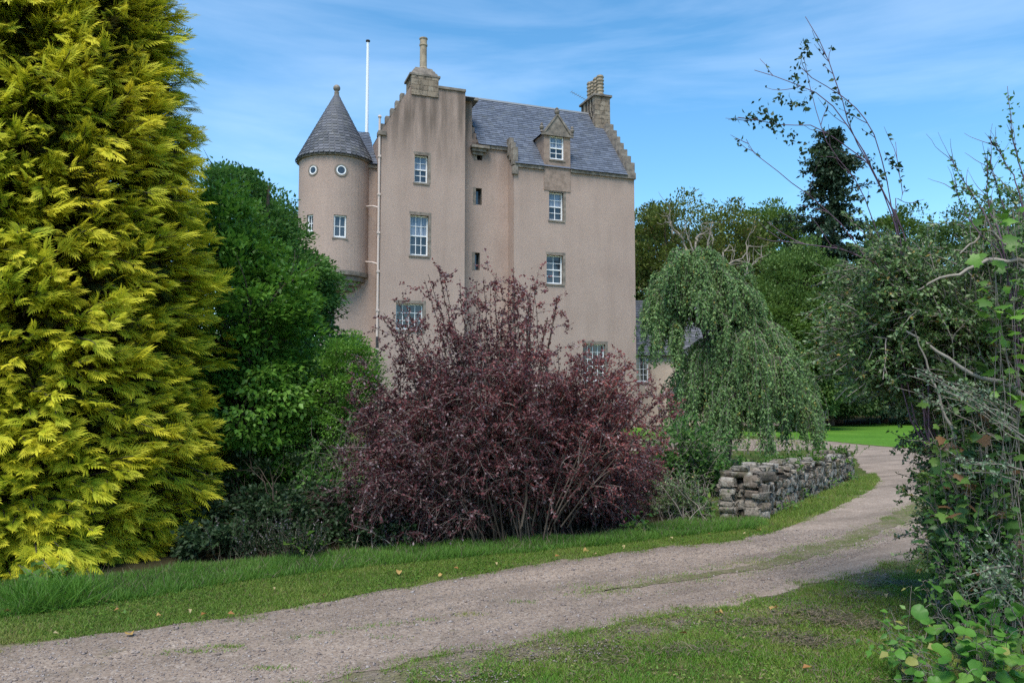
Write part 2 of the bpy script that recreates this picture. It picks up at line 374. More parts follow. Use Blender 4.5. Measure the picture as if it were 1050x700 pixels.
def gravel_col(n):
    v = ND(n, 'ShaderNodeTexVoronoi', Scale=70.0); n.links.new(objco(n), v.inputs[0])
    s = n.nodes.new('ShaderNodeSeparateColor'); n.links.new(v.outputs['Color'], s.inputs[0])
    c = ramp(n, s.outputs[0], [(0, (.205, .154, .118)), (.5, (.255, .196, .153)), (.85, (.292, .230, .183)), (1, (.36, .30, .25))])
    big = ramp(n, noise(n, 1.1, 7, .65, objco(n)), [(.32, .80), (.5, .97), (.68, 1.13)])
    c = mixc(n, 1.0, c, big, 'MULTIPLY')
    t = n.nodes.new('ShaderNodeTexCoord'); mpp = n.nodes.new('ShaderNodeMapping'); mpp.inputs['Rotation'].default_value = (0, 0, R(-32)); n.links.new(t.outputs['Object'], mpp.inputs[0])
    mp2 = n.nodes.new('ShaderNodeMapping'); mp2.inputs['Scale'].default_value = (.16, 1.5, 1); n.links.new(mpp.outputs[0], mp2.inputs[0])
    trk = ramp(n, noise(n, 1.3, 5, .6, mp2.outputs[0]), [(.36, .72), (.5, .98), (.62, 1.14)])
    c = mixc(n, 1.0, c, trk, 'MULTIPLY')
    fine = ramp(n, noise(n, 5, 6, .7, objco(n)), [(.54, 0), (.68, .6)])
    c = mixc(n, fine, c, (.15, .125, .095))
    moss = ramp(n, noise(n, 1.7, 7, .7, objco(n)), [(.63, 0), (.70, .6)])
    return mixc(n, moss, c, (.09, .085, .035))
M['gravel'] = simple('gravel', gravel_col, .95, .12, lambda n: noise(n, 90, 3, .7, objco(n)), .4, .008)
def dirt_col(n):
    c = ramp(n, noise(n, 2.3, 7, .7, objco(n)), [(.35, (.22, .175, .14)), (.5, (.17, .15, .085)), (.65, (.10, .12, .035))])
    b = ramp(n, noise(n, 40, 3, .7, objco(n)), [(.35, .6), (.65, 1.25)])
    return mixc(n, 1.0, c, b, 'MULTIPLY')
M['dirt'] = simple('mossy earth', dirt_col, .95, .1, lambda n: noise(n, 50, 4, .7, objco(n)), .8, .02)

me = bpy.data.meshes.new('ground'); G = 400
me.from_pydata([(-G, -60, 0), (G, -60, 0), (G, 700, 0), (-G, 700, 0)], [], [(0, 1, 2, 3)])
tag(link('ground', me, M['ground']), kind='structure')

far_edge = [(500, 449), (640, 450), (760, 450), (816, 451), (844, 452), (879, 455.5), (923, 459), (960, 461), (1010, 466), (1080, 472)]
DU = [(-420, 700), (-150, 676), (0, 661), (100, 651), (200, 638), (300, 623), (400, 606), (500, 588), (600, 571), (690, 560), (759, 553), (816, 536), (860, 516), (890, 500), (897, 491), (886, 482), (876, 470), (868, 462), (790, 462), (700, 462), (600, 462), (500, 460)]
DL = [(1130, 480), (1120, 505), (1060, 530), (1000, 550), (950, 568), (903, 582), (845, 598), (767, 617), (672, 632), (573, 649), (510, 664), (400, 684), (330, 700), (250, 730), (100, 800), (-300, 860)]
drive_pts = [gnd(*p) for p in DU]+[gnd(*p) for p in far_edge]+[gnd(*p) for p in DL]
_, drive_out = poly_sheet('driveway', drive_pts, 0.006, M['gravel'], jag=.07)
# mossy earth shoulder under the drive's lower edge and along the verge (a slightly wider sheet below the gravel)
shoulder = [gnd(px, py-3-(py-500)*.02) for px, py in DU[:16]]+[gnd(905, 486), gnd(940, 520)]+[gnd(px+12, py+9+(py-540)*.09) for px, py in DL[2:]]
poly_sheet('drive_shoulder', shoulder, 0.003, M['dirt'], jag=.09)
MED = [(600, 609), (650, 601), (700, 593.5), (767, 582), (820, 569), (876, 552), (913, 534), (957, 513)]
MEDW = [.5, 1.2, 2, 3, 4.2, 5.5, 7, 8]
med = [gnd(p[0], p[1]-w) for p, w in zip(MED, MEDW)]+[gnd(1000, 480)]+[gnd(1015, 500)]+[gnd(p[0]+4, p[1]+w) for p, w in list(zip(MED, MEDW))[::-1]]
poly_sheet('grassy_strip', med, 0.010, M['dirt'], jag=.06)
lawn = [gnd(*p) for p in [(640, 446), (780, 447)]]+[gnd(px, py-.6) for px, py in far_edge[3:]]+[gnd(1300, 480), gnd(1300, 432), gnd(960, 432), gnd(900, 433.5), gnd(845, 437), gnd(780, 437), gnd(640, 437)]
poly_sheet('lawn', lawn, 0.004, M['lawn'], jag=.05)

M['litter_shade'] = simple('leaf litter', lambda n: ramp(n, noise(n, 1.2, 6, .7, objco(n)), [(.35, (.03, .024, .015)), (.65, (.055, .05, .022))]), .95, .05, lambda n: noise(n, 12, 4, .7, objco(n)), .8, .03)  # leaf litter coloured very dark to carry the shade under trees
poly_sheet('shaded_litter', [gnd(*g_) for g_ in [(-300, 650), (-100, 622), (0, 606), (120, 596), (230, 586), (300, 577), (380, 570), (520, 551), (640, 543), (690, 530)]]+[(2.6, 13), (-3, 15), (-12, 15)], .005, M['litter_shade'], jag=.05)  # dark sheet: shade below the left trees put into the floor colour
poly_sheet('woodland_floor', [gnd(640, 437.2), gnd(780, 437.2), gnd(845, 437.2), gnd(900, 433.7), gnd(960, 432.2), gnd(1300, 432.2), (140, 120), (-10, 120)], .008, M['litter_shade'])  # dark sheet: the hollow's shade behind the lawn put into its colour
def inpoly(P, poly):
    x, y = P[:, 0], P[:, 1]; c = np.zeros(len(P), bool); n = len(poly); j = n-1
    for i in range(n):
        xi, yi = poly[i]; xj, yj = poly[j]
        c ^= ((yi > y) != (yj > y)) & (x < (xj-xi)*(y-yi)/(yj-yi+1e-12)+xi); j = i
    return c
def vnoise(P, f, seed=0):
    r = np.random.default_rng(seed); s = np.zeros(len(P))
    for k in range(6):
        a = r.uniform(0, 6.28); w = f*(1+.5*k); s += np.sin((P[:, 0]*math.cos(a)+P[:, 1]*math.sin(a))*w+r.uniform(0, 6.28)+1.5*np.sin((P[:, 0]*math.sin(a)-P[:, 1]*math.cos(a))*w*.7))
    return s/6
def screen_pts(n, poly_px):
    """random ground points inside a picture polygon, spread evenly over the ground"""
    g = np.array([gnd(*p)[:2] for p in poly_px]); lo, hi = g.min(0), g.max(0); out = []
    got = 0
    while got < n:
        q = rng.uniform(lo, hi, (n*2, 2)); q = q[inpoly(q, g)]; out.append(q); got += len(q)
    return np.concatenate(out)[:n]

# ------------------------------------------------------------------ castle
TH = R(20.0); O = np.array([0.1, 40.0]); uu = np.array([math.cos(TH), math.sin(TH)]); ww = np.array([-math.sin(TH), math.cos(TH)])
def W_(a, b): return O+uu*a+ww*b
def L_(px, py, b):
    """castle-plane coordinates (a, z) of a picture point on the plane b"""
    r = ray(px, py); d = r[:2]; # CAM.xy=0 : d*t = O+u a+w b
    k = O+ww*b; t, a = np.linalg.solve(np.array([[d[0], -uu[0]], [d[1], -uu[1]]]), k)
    return a, CAM[2]+r[2]*t
def proj(p):
    x, y, z = p[0], p[1], p[2]-CAM[2]; f = y*cP+z*sP; v = -y*sP+z*cP
    return 525+800*x/f, 350-800*v/f
castle = empty('tower_house', (O[0], O[1], 0), TH)
tag(castle, 'tall pinkish harled tower house with conical turret, crowstepped gables and slate roofs', 'castle')

def panel(mb, mp, s0, s1, z0, z1, holes, depth=.30, seg=None, rmat=1):
    S = {s0, s1}; Z = {z0, z1}
    for h in holes: S |= {h[0], h[1]}; Z |= {h[2], h[3]}
    if seg:
        k = int((s1-s0)/seg); S |= {s0+(s1-s0)*i/k for i in range(k+1)}
    S = sorted(S); Z = sorted(Z)
    for a, b in zip(S[:-1], S[1:]):
        if b-a < 1e-6: continue
        for c, d in zip(Z[:-1], Z[1:]):
            m = ((a+b)/2, (c+d)/2)
            if any(h[0] < m[0] < h[1] and h[2] < m[1] < h[3] for h in holes): continue
            mb.face([mp(a, c, 0), mp(b, c, 0), mp(b, d, 0), mp(a, d, 0)])
    for h in holes:
        a, b, c, d = h[:4]
        mb.face([mp(a, c, 0), mp(a, d, 0), mp(a, d, depth), mp(a, c, depth)], mat=rmat)
        mb.face([mp(b, c, 0), mp(b, d, 0), mp(b, d, depth), mp(b, c, depth)], mat=rmat)
        mb.face([mp(a, c, 0), mp(b, c, 0), mp(b, c, depth), mp(a, c, depth)], mat=rmat)
        mb.face([mp(a, d, 0), mp(b, d, 0), mp(b, d, depth), mp(a, d, depth)], mat=rmat)
def obox(mb, mp, a, b, c, d, d0, d1, mat=0):
    p = [mp(a, c, d0), mp(b, c, d0), mp(b, d, d0), mp(a, d, d0), mp(a, c, d1), mp(b, c, d1), mp(b, d, d1), mp(a, d, d1)]
    for q in ((0, 1, 2, 3), (4, 5, 6, 7), (0, 1, 5, 4), (1, 2, 6, 5), (2, 3, 7, 6), (3, 0, 4, 7)): mb.face([p[i] for i in q], mat=mat)
def window(parent, mp, a, b, c, d, nx, nz, depth=.30, sash=True, glass='glass', sill=True, upper=None):
    f = MB(); w = .065; e = .004
    D0 = depth-.10; D1 = depth-.02
    obox(f, mp, a+e, a+w, c+e, d-e, D0, D1); obox(f, mp, b-w, b-e, c+e, d-e, D0, D1)
    obox(f, mp, a+w, b-w, c+e, c+w*1.4, D0, D1); obox(f, mp, a+w, b-w, d-w, d-e, D0, D1)
    zm = (c+d)/2
    if sash: obox(f, mp, a+w, b-w, zm-.03, zm+.03, D0+.01, D1)
    bw = .015
    for i in range(1, nx):
        x = a+w+(b-a-2*w)*i/nx; obox(f, mp, x-bw, x+bw, c+w*1.4, d-w, D0+.035, D1)
    for i in range(1, nz):
        z = c+w*1.4+(d-w-c-w*1.4)*i/nz
        if sash and abs(z-zm) < .08: continue
        obox(f, mp, a+w, b-w, z-bw, z+bw, D0+.037, D1-.002)
    o = f.build('window', M['white'], parent, merge=False)
    g = MB()
    g.face([mp(a+w*.5, c+w*.5, D1-.01), mp(b-w*.5, c+w*.5, D1-.01), mp(b-w*.5, zm, D1-.01), mp(a+w*.5, zm, D1-.01)])
    g.face([mp(a+w*.5, zm, D1-.01), mp(b-w*.5, zm, D1-.01), mp(b-w*.5, d-w*.5, D1-.01), mp(a+w*.5, d-w*.5, D1-.01)], mat=1)
    g.face([mp(a, c, depth+.01), mp(b, c, depth+.01), mp(b, d, depth+.01), mp(a, d, depth+.01)])
    g.build('pane', [M[glass], M[upper or glass]], o, merge=False)
    if sill:
        s = MB(); obox(s, mp, a-.06, b+.06, c-.09, c-.003, -.05, depth-.10); s.build('sill', M['stone'], o, merge=False)
    return o
def hole(px0, px1, py0, py1, b):
    a0, z1 = L_(px0, (py0+py1)/2, b)[0], 0; a1 = L_(px1, (py0+py1)/2, b)[0]; pm = (px0+px1)/2
    return [a0, a1, L_(pm, py1, b)[1], L_(pm, py0, b)[1]]
def pl(b0): return lambda s, z, d: (s, b0+d, z)

aL = L_(390, 250, 0)[0]; aM = L_(476.5, 250, 0)[0]; aT = L_(484, 110, .9)[0]; aR0 = L_(527, 250, 0)[0]; aR1 = L_(651, 250, 0)[0]
aCh = L_(422, 98, 0)[0]
zEL = L_(392, 134, 0)[1]; zTop = L_(462, 92.5, 0)[1]; zER = L_(531, 165, 0)[1]
DEPTH = 7.4; RB = DEPTH/2; HSL = (L_(613, 119, RB)[1]-zER)/RB     # ridge height fixes the roof slope
zRidge = zER+HSL*RB
aRidgeEnd = aR1
body = MB(); holes_front = []
# left block
hW1 = hole(425, 439, 159, 187.5, 0); hW2 = hole(420.5, 439.5, 220.5, 262, 0); hW3 = hole(406, 434, 311, 338, 0)
panel(body, pl(0), aL, aM, 0, zEL, [hW1, hW2, hW3])
gsl = (zTop-zEL)/(aCh-aL)
body.face([(aL, 0, zEL), (aM, 0, zEL), (aM, 0, zTop), (aCh, 0, zTop)])
body.face([(aM, 0, 0), (aM, .9, 0), (aM, .9, zTop), (aM, 0, zTop)])
body.face([(aL, 0, 0), (aL, 9, 0), (aL, 9, zEL), (aL, 0, zEL)])
body.face([(aL, 9, 0), (aT, 9, 0), (aT, 9, zTop), (aCh, 9, zTop), (aL, 9, zEL)])
# recess between block and right wing
bR = .9; zER2 = zER+HSL*bR
hS = [hole(489, 494.5, 150, 164.5, bR), hole(488, 494, 193, 210, bR), hole(487, 492, 259, 277, bR)]
panel(body, pl(bR), aM, aR0, 0, zER2-.05, hS, depth=.35)
body.face([(aM, bR, zER2-.05), (aT, bR, zER2-.05), (aT, bR, zTop), (aM, bR, zTop)])
body.face([(aR0, 0, 0), (aR0, bR, 0), (aR0, bR, zER2), (aR0, 0, zER)])
# stepped raised skew rising from the recess eave to the flat top
bS = [bR, bR+.28, bR+.60, bR+.95, bR+1.3, bR+1.65]; zS = np.linspace(zER2+.05, zTop, 6)
aS0, aS1 = aT, aT+.33
for i in range(5):
    body.box((aS0, bS[i] if i else bR, zER2-.3 if i == 0 else zS[i-1]-.25), (aS1, bS[i+1]+.3, zS[i]+.05))
body.box((aS0, bS[5], zER2), (aS1, 9, zTop))
# right wing front
hR1 = hole(563, 578, 197, 226, 0); hR2 = hole(560.5, 577.5, 261.5, 291, 0); hR3 = hole(598, 621, 352.5, 391, 0)
panel(body, pl(0), aR0, aR1-.45, 0, zER-.12, [hR1, hR2, hR3])
# right gable and back
body.prism([(0, 0), (DEPTH, 0), (DEPTH, zER), (RB, zRidge), (0, zER-.12)], aR1-.45, aR1, 0)
body.face([(aR0, DEPTH, 0), (aR1-.45, DEPTH, 0), (aR1-.45, DEPTH, zER), (aR0, DEPTH, zER)])
body.face([(aT, DEPTH, 0), (aT, 9, 0), (aT, 9, zTop), (aT, DEPTH, zTop)])
body.face([(aT, DEPTH, 0), (aR0, DEPTH, 0), (aR0, DEPTH, zER), (aT, DEPTH, zER)])
# left wing, set back
bW = 1.2
Rt = 1.78; bC = bW+.85; aC = L_(343.5, 200, bC)[0]
aW1 = aL
zEW = L_(378, 168, bW)[1]; zRW = L_(378, 137.5, bW+2.6)[1]
hL = hole(357, 371, 343, 361, bW)
panel(body, pl(bW), aC, aW1, 0, zEW-.02, [hL])
body.face([(aC, bW, 0), (aC, 8, 0), (aC, 8, zEW), (aC, bW, zEW)])
body.face([(aC, 8, 0), (aL, 8, 0), (aL, 8, zEW), (aC, 8, zEW)])
walls = body.build('wall', [M['harl'], M['stone']], castle)

window(castle, pl(0), *hW1, 2, 4, glass='glass', upper='curtain_sky'); window(castle, pl(0), *hW2, 3, 4, upper='curtain_sky'); window(castle, pl(0), *hW3, 4, 3, sash=False)
window(castle, pl(0), *hR1, 2, 4, upper='curtain_sky'); window(castle, pl(0), *hR2, 2, 4); window(castle, pl(0), *hR3, 4, 5, sash=False)
window(castle, pl(bW), *hL, 3, 3, sash=False)
for h in hS:
    s = MB(); obox(s, pl(bR), h[0], h[1], h[2], h[3], .33, .345); s.build('slit_window', M['glass'], castle, merge=False)
# stone strips at slits and windows; those above windows paint in reveal shadow
mm_ = MB()
for h in hS: obox(mm_, pl(bR), h[0]-.16, h[0]-.004, h[2]-.02, h[3]+.02, -.008, .01)
for h in (hW1, hW2, hW3, hR1, hR2, hR3):
    obox(mm_, pl(0), h[1]+.004, h[1]+.13, h[2]-.03, h[3]+.03, -.006, .01); obox(mm_, pl(0), h[0]-.05, h[1]+.13, h[3]+.034, h[3]+.15, -.006, .01)
mm_.build_each('stone_shade_margin', M['stone'], castle, 6)

# turret
tz0 = L_(343, 283, bC)[1]; tz1 = L_(343, 168, bC)[1]
def tmap(s, z, d):
    t = s/Rt; return (aC+(Rt-d)*math.sin(t), bC-(Rt-d)*math.cos(t), z)
def tsolve(px, py):
    best = None
    for t in np.linspace(-2.2, 1.6, 1500):
        l = tmap(t*Rt, 0, 0); w = W_(l[0], l[1]); q = ray(px, py)
        e = abs(w[0]/w[1]-q[0]/q[1])
        # visible side: normal faces the camera
        nl = uu*math.sin(t)-ww*math.cos(t)
        if nl@w > 0: continue
        if best is None or e < best[0]: best = (e, t, CAM[2]+q[2]/q[1]*w[1])
    return best[1]*Rt, best[2]
def thole(px0, px1, py0, py1):
    s0, _ = tsolve(px0, (py0+py1)/2); s1, _ = tsolve(px1, (py0+py1)/2); _, z1 = tsolve((px0+px1)/2, py0); _, z0 = tsolve((px0+px1)/2, py1)
    return [s0, s1, z0, z1]
tb = MB(); hT1 = thole(342, 355.5, 220.5, 243.5); hT2 = thole(314.5, 321, 220, 238)
panel(tb, tmap, -math.pi*Rt, math.pi*Rt, tz0, tz1, [hT1, hT2], depth=.18, seg=.19)
tur = tb.build('turret', [M['harl'], M['stone']], castle, merge=True)
for wdw, kw in ((hT1, dict(nx=2, nz=2)), (hT2, dict(nx=2, nz=2))):
    window(tur, tmap, *wdw, kw['nx'], kw['nz'], depth=.18, sash=False, upper='glass')
# round windows: stone ring, white ring, glass, set on the turret's skin
for px, py, rr in ((321, 174.5, 4.6), (350, 174.5, 5.2)):
    s, z = tsolve(px, py); r_ = rr*38/800; t = s/Rt
    def rp(rad_, ang, d): return tmap(s+rad_*math.cos(ang), z+rad_*math.sin(ang), d)
    n_ = 20; ringo = MB(); ringw = MB(); gl = MB()
    for i in range(n_):
        a0, a1 = 2*math.pi*i/n_, 2*math.pi*(i+1)/n_
        for mb_, prof in ((ringo, [(r_*1.35, -.002), (r_*1.30, -.03), (r_*1.0, -.03), (r_*.98, -.002)]), (ringw, [(r_*.98, -.004), (r_*.94, -.02), (r_*.74, -.02), (r_*.72, -.006)])):
            for (q0, d0), (q1, d1) in zip(prof[:-1], prof[1:]):
                mb_.face([rp(q0, a0, d0), rp(q0, a1, d0), rp(q1, a1, d1), rp(q1, a0, d1)])
        gl.face([rp(0, 0, -.006), rp(r_*.74, a0, -.006), rp(r_*.74, a1, -.006)])
    o = ringo.build('round_window', M['stone'], tur); ringw.build('frame', M['white'], o); gl.build('pane', M['glass'], o)
cb = MB(); zc = tz0
prof = [(Rt+.03, zc+.05), (Rt+.03, zc-.16), (Rt-.10, zc-.2), (Rt-.10, zc-.40), (Rt-.28, zc-.44), (Rt-.28, zc-.62), (Rt-.5, zc-.66), (Rt-.5, zc-.86), (Rt-.8, zc-.95), (.5, zc-1.35)]
cb.lathe((aC, bC), prof, 40); cb.build('corbel', M['stone'], tur)
cn = MB(); zA = L_(345.5, 95, bC)[1]; Re = Rt+.16; ze = tz1-.02
cn.lathe((aC, bC), [(Rt-.1, ze-.01), (Re-.03, ze-.01), (Re-.03, ze+.12), (.05, zA)], 40); cone = cn.build('turret_roof', M['oldslate'], castle)
sc = MB(); Ls = math.hypot(Re, zA-ze); nrow = int(Ls/.19); dv = np.array([-(Re)/Ls, (zA-ze)/Ls])   # (radial, up)
for i in range(nrow):
    s0 = Ls*i/nrow; s1 = s0+.27; r0 = Re+dv[0]*s0; r1 = max(.02, Re+dv[0]*min(s1, Ls)); z0 = ze+dv[1]*s0; z1 = ze+dv[1]*min(s1, Ls)
    cnt = max(6, int(2*math.pi*r0/.26)); off = (i % 2)*.5
    for k in range(cnt):
        w = 2*math.pi/cnt; c0 = (k+off)*w+U(-.02, .02)*w; hw = w*.48
        nr, nz_ = dv[1], -dv[0]; lift = .055; c_ = U(0, 1); col = (c_, U(0, 1), .5)
        def q(r, z, an, l): return (aC+(r+nr*l)*math.cos(an), bC+(r+nr*l)*math.sin(an), z+nz_*l)
        A = q(r0, z0, c0-hw*.75, lift); B = q(r0, z0, c0+hw*.75, lift); E = q(r0*.5+r1*.5, z0*.5+z1*.5, c0+hw, .04); F_ = q(r0*.5+r1*.5, z0*.5+z1*.5, c0-hw, .04)
        C = q(r1, z1, c0+hw, .012); D_ = q(r1, z1, c0-hw, .012)
        sc.face([A, B, E, F_], col); sc.face([F_, E, C, D_], col)
        sc.face([q(r0, z0, c0-hw*.75, .01), q(r0, z0, c0+hw*.75, .01), B, A], (0, 0, 0))
sc.build('slates', M['oldslate'], cone, merge=False)
fb = MB(); zb = zA+.1
fb.lathe((aC, bC), [(.16, zA-.25), (.11, zA-.05), (.13, zA), (.09, zA+.04)]+[(.18*math.sin(t), zA+.22-.18*math.cos(t)) for t in np.linspace(.5, math.pi, 9)], 20)
fb.build('finial', M['stone'], cone, smooth=True)
ev = MB(); ev.lathe((aC, bC), [(Rt-.05, ze-.10), (Rt+.1, ze-.06), (Rt+.1, ze-.012), (Rt-.05, ze-.012)], 40); ev.build('eaves_band', M['stone'], cone)

def slates(mb, o, u, v, n, LU, LV, clip=None, row=.2, wid=.3):
    o, u, v, n = map(np.array, (o, u, v, n)); nr = int(math.ceil(LV/row))
    for i in range(nr):
        v0 = row*i; v1 = min(v0+row*1.45, LV); x = -U(0, wid)
        while x < LU:
            w = wid*U(.8, 1.2); x0, x1 = max(0, x), min(LU, x+w-.008); x += w
            if x1-x0 < .04: continue
            if clip:
                r = clip(x0, x1, v0)
                if r is None: continue
                x0, x1 = r
            c_ = U(0, 1); col = (c_, U(0, 1), .5); l0 = .035+U(0, .012); jj = U(-.012, .012)
            A = o+u*x0+v*(v0+jj)+n*l0; B = o+u*x1+v*(v0+jj)+n*l0; C = o+u*x1+v*v1+n*.01; D_ = o+u*x0+v*v1+n*.01
            mb.face([A, B, C, D_], col); mb.face([o+u*x0+v*(v0+jj)+n*.002, o+u*x1+v*(v0+jj)+n*.002, B, A], (0, 0, 0))
# main roof: front slope over the right wing (from b=0) and over the recess (from b=.9)
rf = MB(); hl = math.hypot(1, HSL); vv = np.array([0, 1/hl, HSL/hl]); nn_ = np.array([0, -HSL/hl, 1/hl])
rf.face([(aR0, -.12, zER-HSL*.12), (aR1-.45, -.12, zER-HSL*.12), (aR1-.45, RB, zRidge), (aR0, RB, zRidge)])
rf.face([(aS1, bR-.12, zER2-HSL*.12), (aR0, bR-.12, zER2-HSL*.12), (aR0, RB, zRidge), (aS1, RB, zRidge)])
rf.face([(aS1, RB, zRidge), (aR1-.45, RB, zRidge), (aR1-.45, DEPTH+.12, zER-.12), (aS1, DEPTH+.12, zER-.12)])
roof = rf.build('roof', M['slate'], castle, merge=False)
ss = MB(); LVt = RB*hl
_da, _db = L_(557.5, 150, 0)[0]-aR0-.02, L_(584.5, 150, 0)[0]-aR0-.02
def dclip(x0, x1, v0):
    if v0 > 1.5*hl or x1 < _da or x0 > _db: return (x0, x1)
    if x0 < _da: return (x0, _da)
    if x1 > _db: return (_db, x1)
    return None
slates(ss, (aR0+.02, -.16, zER-HSL*.16+.01), (1, 0, 0), vv, nn_, aR1-.45-aR0-.02, LVt+.16*hl, clip=lambda x0, x1, v0: dclip(x0, x1, v0))
slates(ss, (aS1, bR-.16, zER2-HSL*.16+.01), (1, 0, 0), vv, nn_, aR0-aS1+.02, (RB-bR+.16)*hl)
ss.build('slates', M['slate'], roof, merge=False)
rg = MB(); rg.box((aS1, RB-.09, zRidge-.02), (aR1-.45, RB+.09, zRidge+.09), taper=.03); rg.build('ridge', M['lead'], roof)
ec = MB(); dja = L_(557.5, 150, 0)[0]; djb = L_(584.5, 150, 0)[0]; ec.box((aR0+.003, -.10, zER-.34), (dja-.01, .05, zER-.13)); ec.box((djb+.01, -.10, zER-.34), (aR1-.003, .05, zER-.13)); ec.box((aS1+.3, bR-.10, zER2-.34), (aR0-.003, bR+.05, zER2-.13)); ec.build_each('eaves_course', M['stone'], roof, 6)
# left block roof
rl = MB(); rl.face([(aL, .3, zEL+.05), (aCh, .3, zTop-.1), (aCh, 9, zTop-.1), (aL, 9, zEL+.05)]); rl.face([(aCh, .3, zTop-.1), (aT, .3, zTop-.1), (aT, 9, zTop-.1), (aCh, 9, zTop-.1)])
rl.build('roof', M['slate'], castle, merge=False)
# left wing roof
hw = math.hypot(2.6, zRW-zEW); v3 = np.array([0, 2.6/hw, (zRW-zEW)/hw]); n3 = np.array([0, -(zRW-zEW)/hw, 2.6/hw])
rw_ = MB(); rw_.face([(aC, bW-.1, zEW), (aL, bW-.1, zEW), (aL, bW+2.6, zRW), (aC, bW+2.6, zRW)]); rw_.face([(aC, bW+2.6, zRW), (aL, bW+2.6, zRW), (aL, 8, zEW), (aC, 8, zEW)])
slates(rw_, (aC, bW-.16, zEW-.04), (1, 0, 0), v3, n3, aL-aC, hw+.1)
rwo = rw_.build('roof', M['slate'], castle, merge=False)
e2 = MB(); e2.box((aC+1.0, bW-.10, zEW-.22), (aL-.003, bW+.05, zEW-.06)); e2.build('eaves_course', M['stone'], rwo)
# crowsteps
cs = MB(); n_st = 6
for i in range(n_st):
    x0 = aL-.02+(aCh-aL)*i/n_st; x1 = aL-.02+(aCh-aL)*(i+1)/n_st; zt = zEL+gsl*(x1-aL)+.02
    cs.box((x0-.02, .10, zt-.42), (x1-.06, .42, zt-.01)) if i < 5 else None
cs.box((aCh+1.35, -.07, zTop-.02), (aM+.02, .5, zTop+.13)); cs.box((aM+.021, bR-.05, zTop-.02), (aS1+.02, bR+1, zTop+.13))
cs.box((aL-.18, -.1, zEL-.25), (aL+.22, .38, zEL-.02))
cs.build_each('crowstep', M['stone'], castle, 6, bevel=.02)
cs = MB(); n_st = 9
for sgn in (0, 1):
    for i in range(n_st):
        b0 = RB*i/n_st; b1 = RB*(i+1)/n_st; zt = zER+HSL*b1+.11
        if sgn: b0, b1 = DEPTH-b1, DEPTH-b0
        cs.box((aR1-.47, b0-.03, zt-.75), (aR1+.04, b1+.02, zt))
cs.box((aR1-.47, -.14, zER-.35), (aR1+.05, .3, zER+.02))
cs.build_each('crowstep', M['stone'], castle, 6, bevel=.02)
# small skew where the right wing steps forward
cs = MB()
for i in range(3):
    b0 = -.1+(bR+.1)*i/3; b1 = -.1+(bR+.1)*(i+1)/3; zt = zER+HSL*b1+.42-.06*i
    cs.box((aR0-.08, b0-.02, zt-.95), (aR0+.2, b1+.03, zt))
cs.box((aR0-.1, -.12, zER-.75), (aR0+.2, .1, zER-.3))
cs.build_each('crowstep', M['stone'], castle, 6, bevel=.03)
# corbel under the tall skew
k_ = MB()
for i in range(3): k_.box((aT-.1+.05*i, bR-.34+.11*i, zER2-.28-.16*(i+1)), (aS1+.55-.14*i, bR-.004, zER2-.286-.16*i))
k_.build('skew_corbel', M['stone'], castle, bevel=.02)

# chimney stacks
def ashlar(mb, a0, a1, b0, b1, z0, z1):
    mb.box((a0+.03, b0+.03, z0), (a1-.03, b1-.03, z1-.004), (.1, .5, .5)); z = z0
    while z < z1-.1:
        h = min(U(.22, .34), z1-z); h = z1-z if z1-z-h < .12 else h
        for (p0, p1, fix, ax, sgn) in ((a0, a1, b0, 0, -1), (a0, a1, b1, 0, 1), (b0, b1, a0, 1, -1), (b0, b1, a1, 1, 1)):
            x = p0
            while x < p1-.01:
                w = U(.28, .5); w = p1-x if p1-x-w < .18 else w; g = .008; t = U(0, .012)
                c_ = (U(.45, .85), .5, .5)
                if ax == 0: mb.box((x+g, min(fix, fix-sgn*.10)-(t if sgn < 0 else 0), z+g), (x+w-g, max(fix, fix-sgn*.10)+(t if sgn > 0 else 0), z+h-g), c_)
                else: mb.box((min(fix, fix-sgn*.10)-(t if sgn < 0 else 0), x+g+.1, z+g), (max(fix, fix-sgn*.10)+(t if sgn > 0 else 0), x+w-g-.1, z+h-g), c_) if w > .3 else None
                x += w
        z += h
def ash_col(n):
    a = ND(n, 'ShaderNodeAttribute', _attribute_name='col'); s = n.nodes.new('ShaderNodeSeparateColor'); n.links.new(a.outputs['Color'], s.inputs[0])
    c = ramp(n, s.outputs[0], [(.05, (.05, .042, .035)), (.4, (.165, .13, .10)), (.7, (.26, .21, .16)), (1, (.31, .27, .22))])
    l = ramp(n, noise(n, 5, 6, .65, objco(n)), [(.5, 0), (.66, .8)])
    return mixc(n, l, c, (.07, .062, .052))
M['ashlar'] = simple('ashlar', ash_col, .95, .1, lambda n: noise(n, 20, 4, .6, objco(n)), .6, .02)
a0 = L_(421.5, 97, 0)[0]; a1 = L_(449.5, 97, 0)[0]; zc1 = L_(436, 79, 0)[1]; z00 = L_(436, 99, 0)[1]
ch = MB(); ashlar(ch, a0, a1, -.05, 1.2, z00, zc1); stack = ch.build('chimney', M['ashlar'], castle, merge=False)
cc = MB(); cc.box((a0-.09, -.08, zc1), (a1+.09, 1.29, zc1+.12)); zt = zc1+.12
for i in range(3): cc.box((a0+.10*i, .0+.10*i, zt), (a1-.10*i, 1.2-.10*i, zt+.15), taper=.06); zt += .15
cc.build('coping', M['stone'], stack, bevel=.015)
pt = MB(); pc = ((a0+a1)/2+.05, .6); zp = L_(436, 40, .6)[1]
pt.lathe(pc, [(.23, zt-.02), (.23, zt+.1), (.185, zt+.16), (.175, zp-.42), (.21, zp-.40), (.21, zp-.33), (.18, zp-.31), (.18, zp-.07), (.215, zp-.05), (.215, zp), (.14, zp), (.14, zp-.3)], 20)
pt.build('chimney_pot', M['pot'], stack, smooth=False)
sb0, sb1 = RB-.95, RB+.95
a1r = aR1-.02; a0r = a1r-1.0
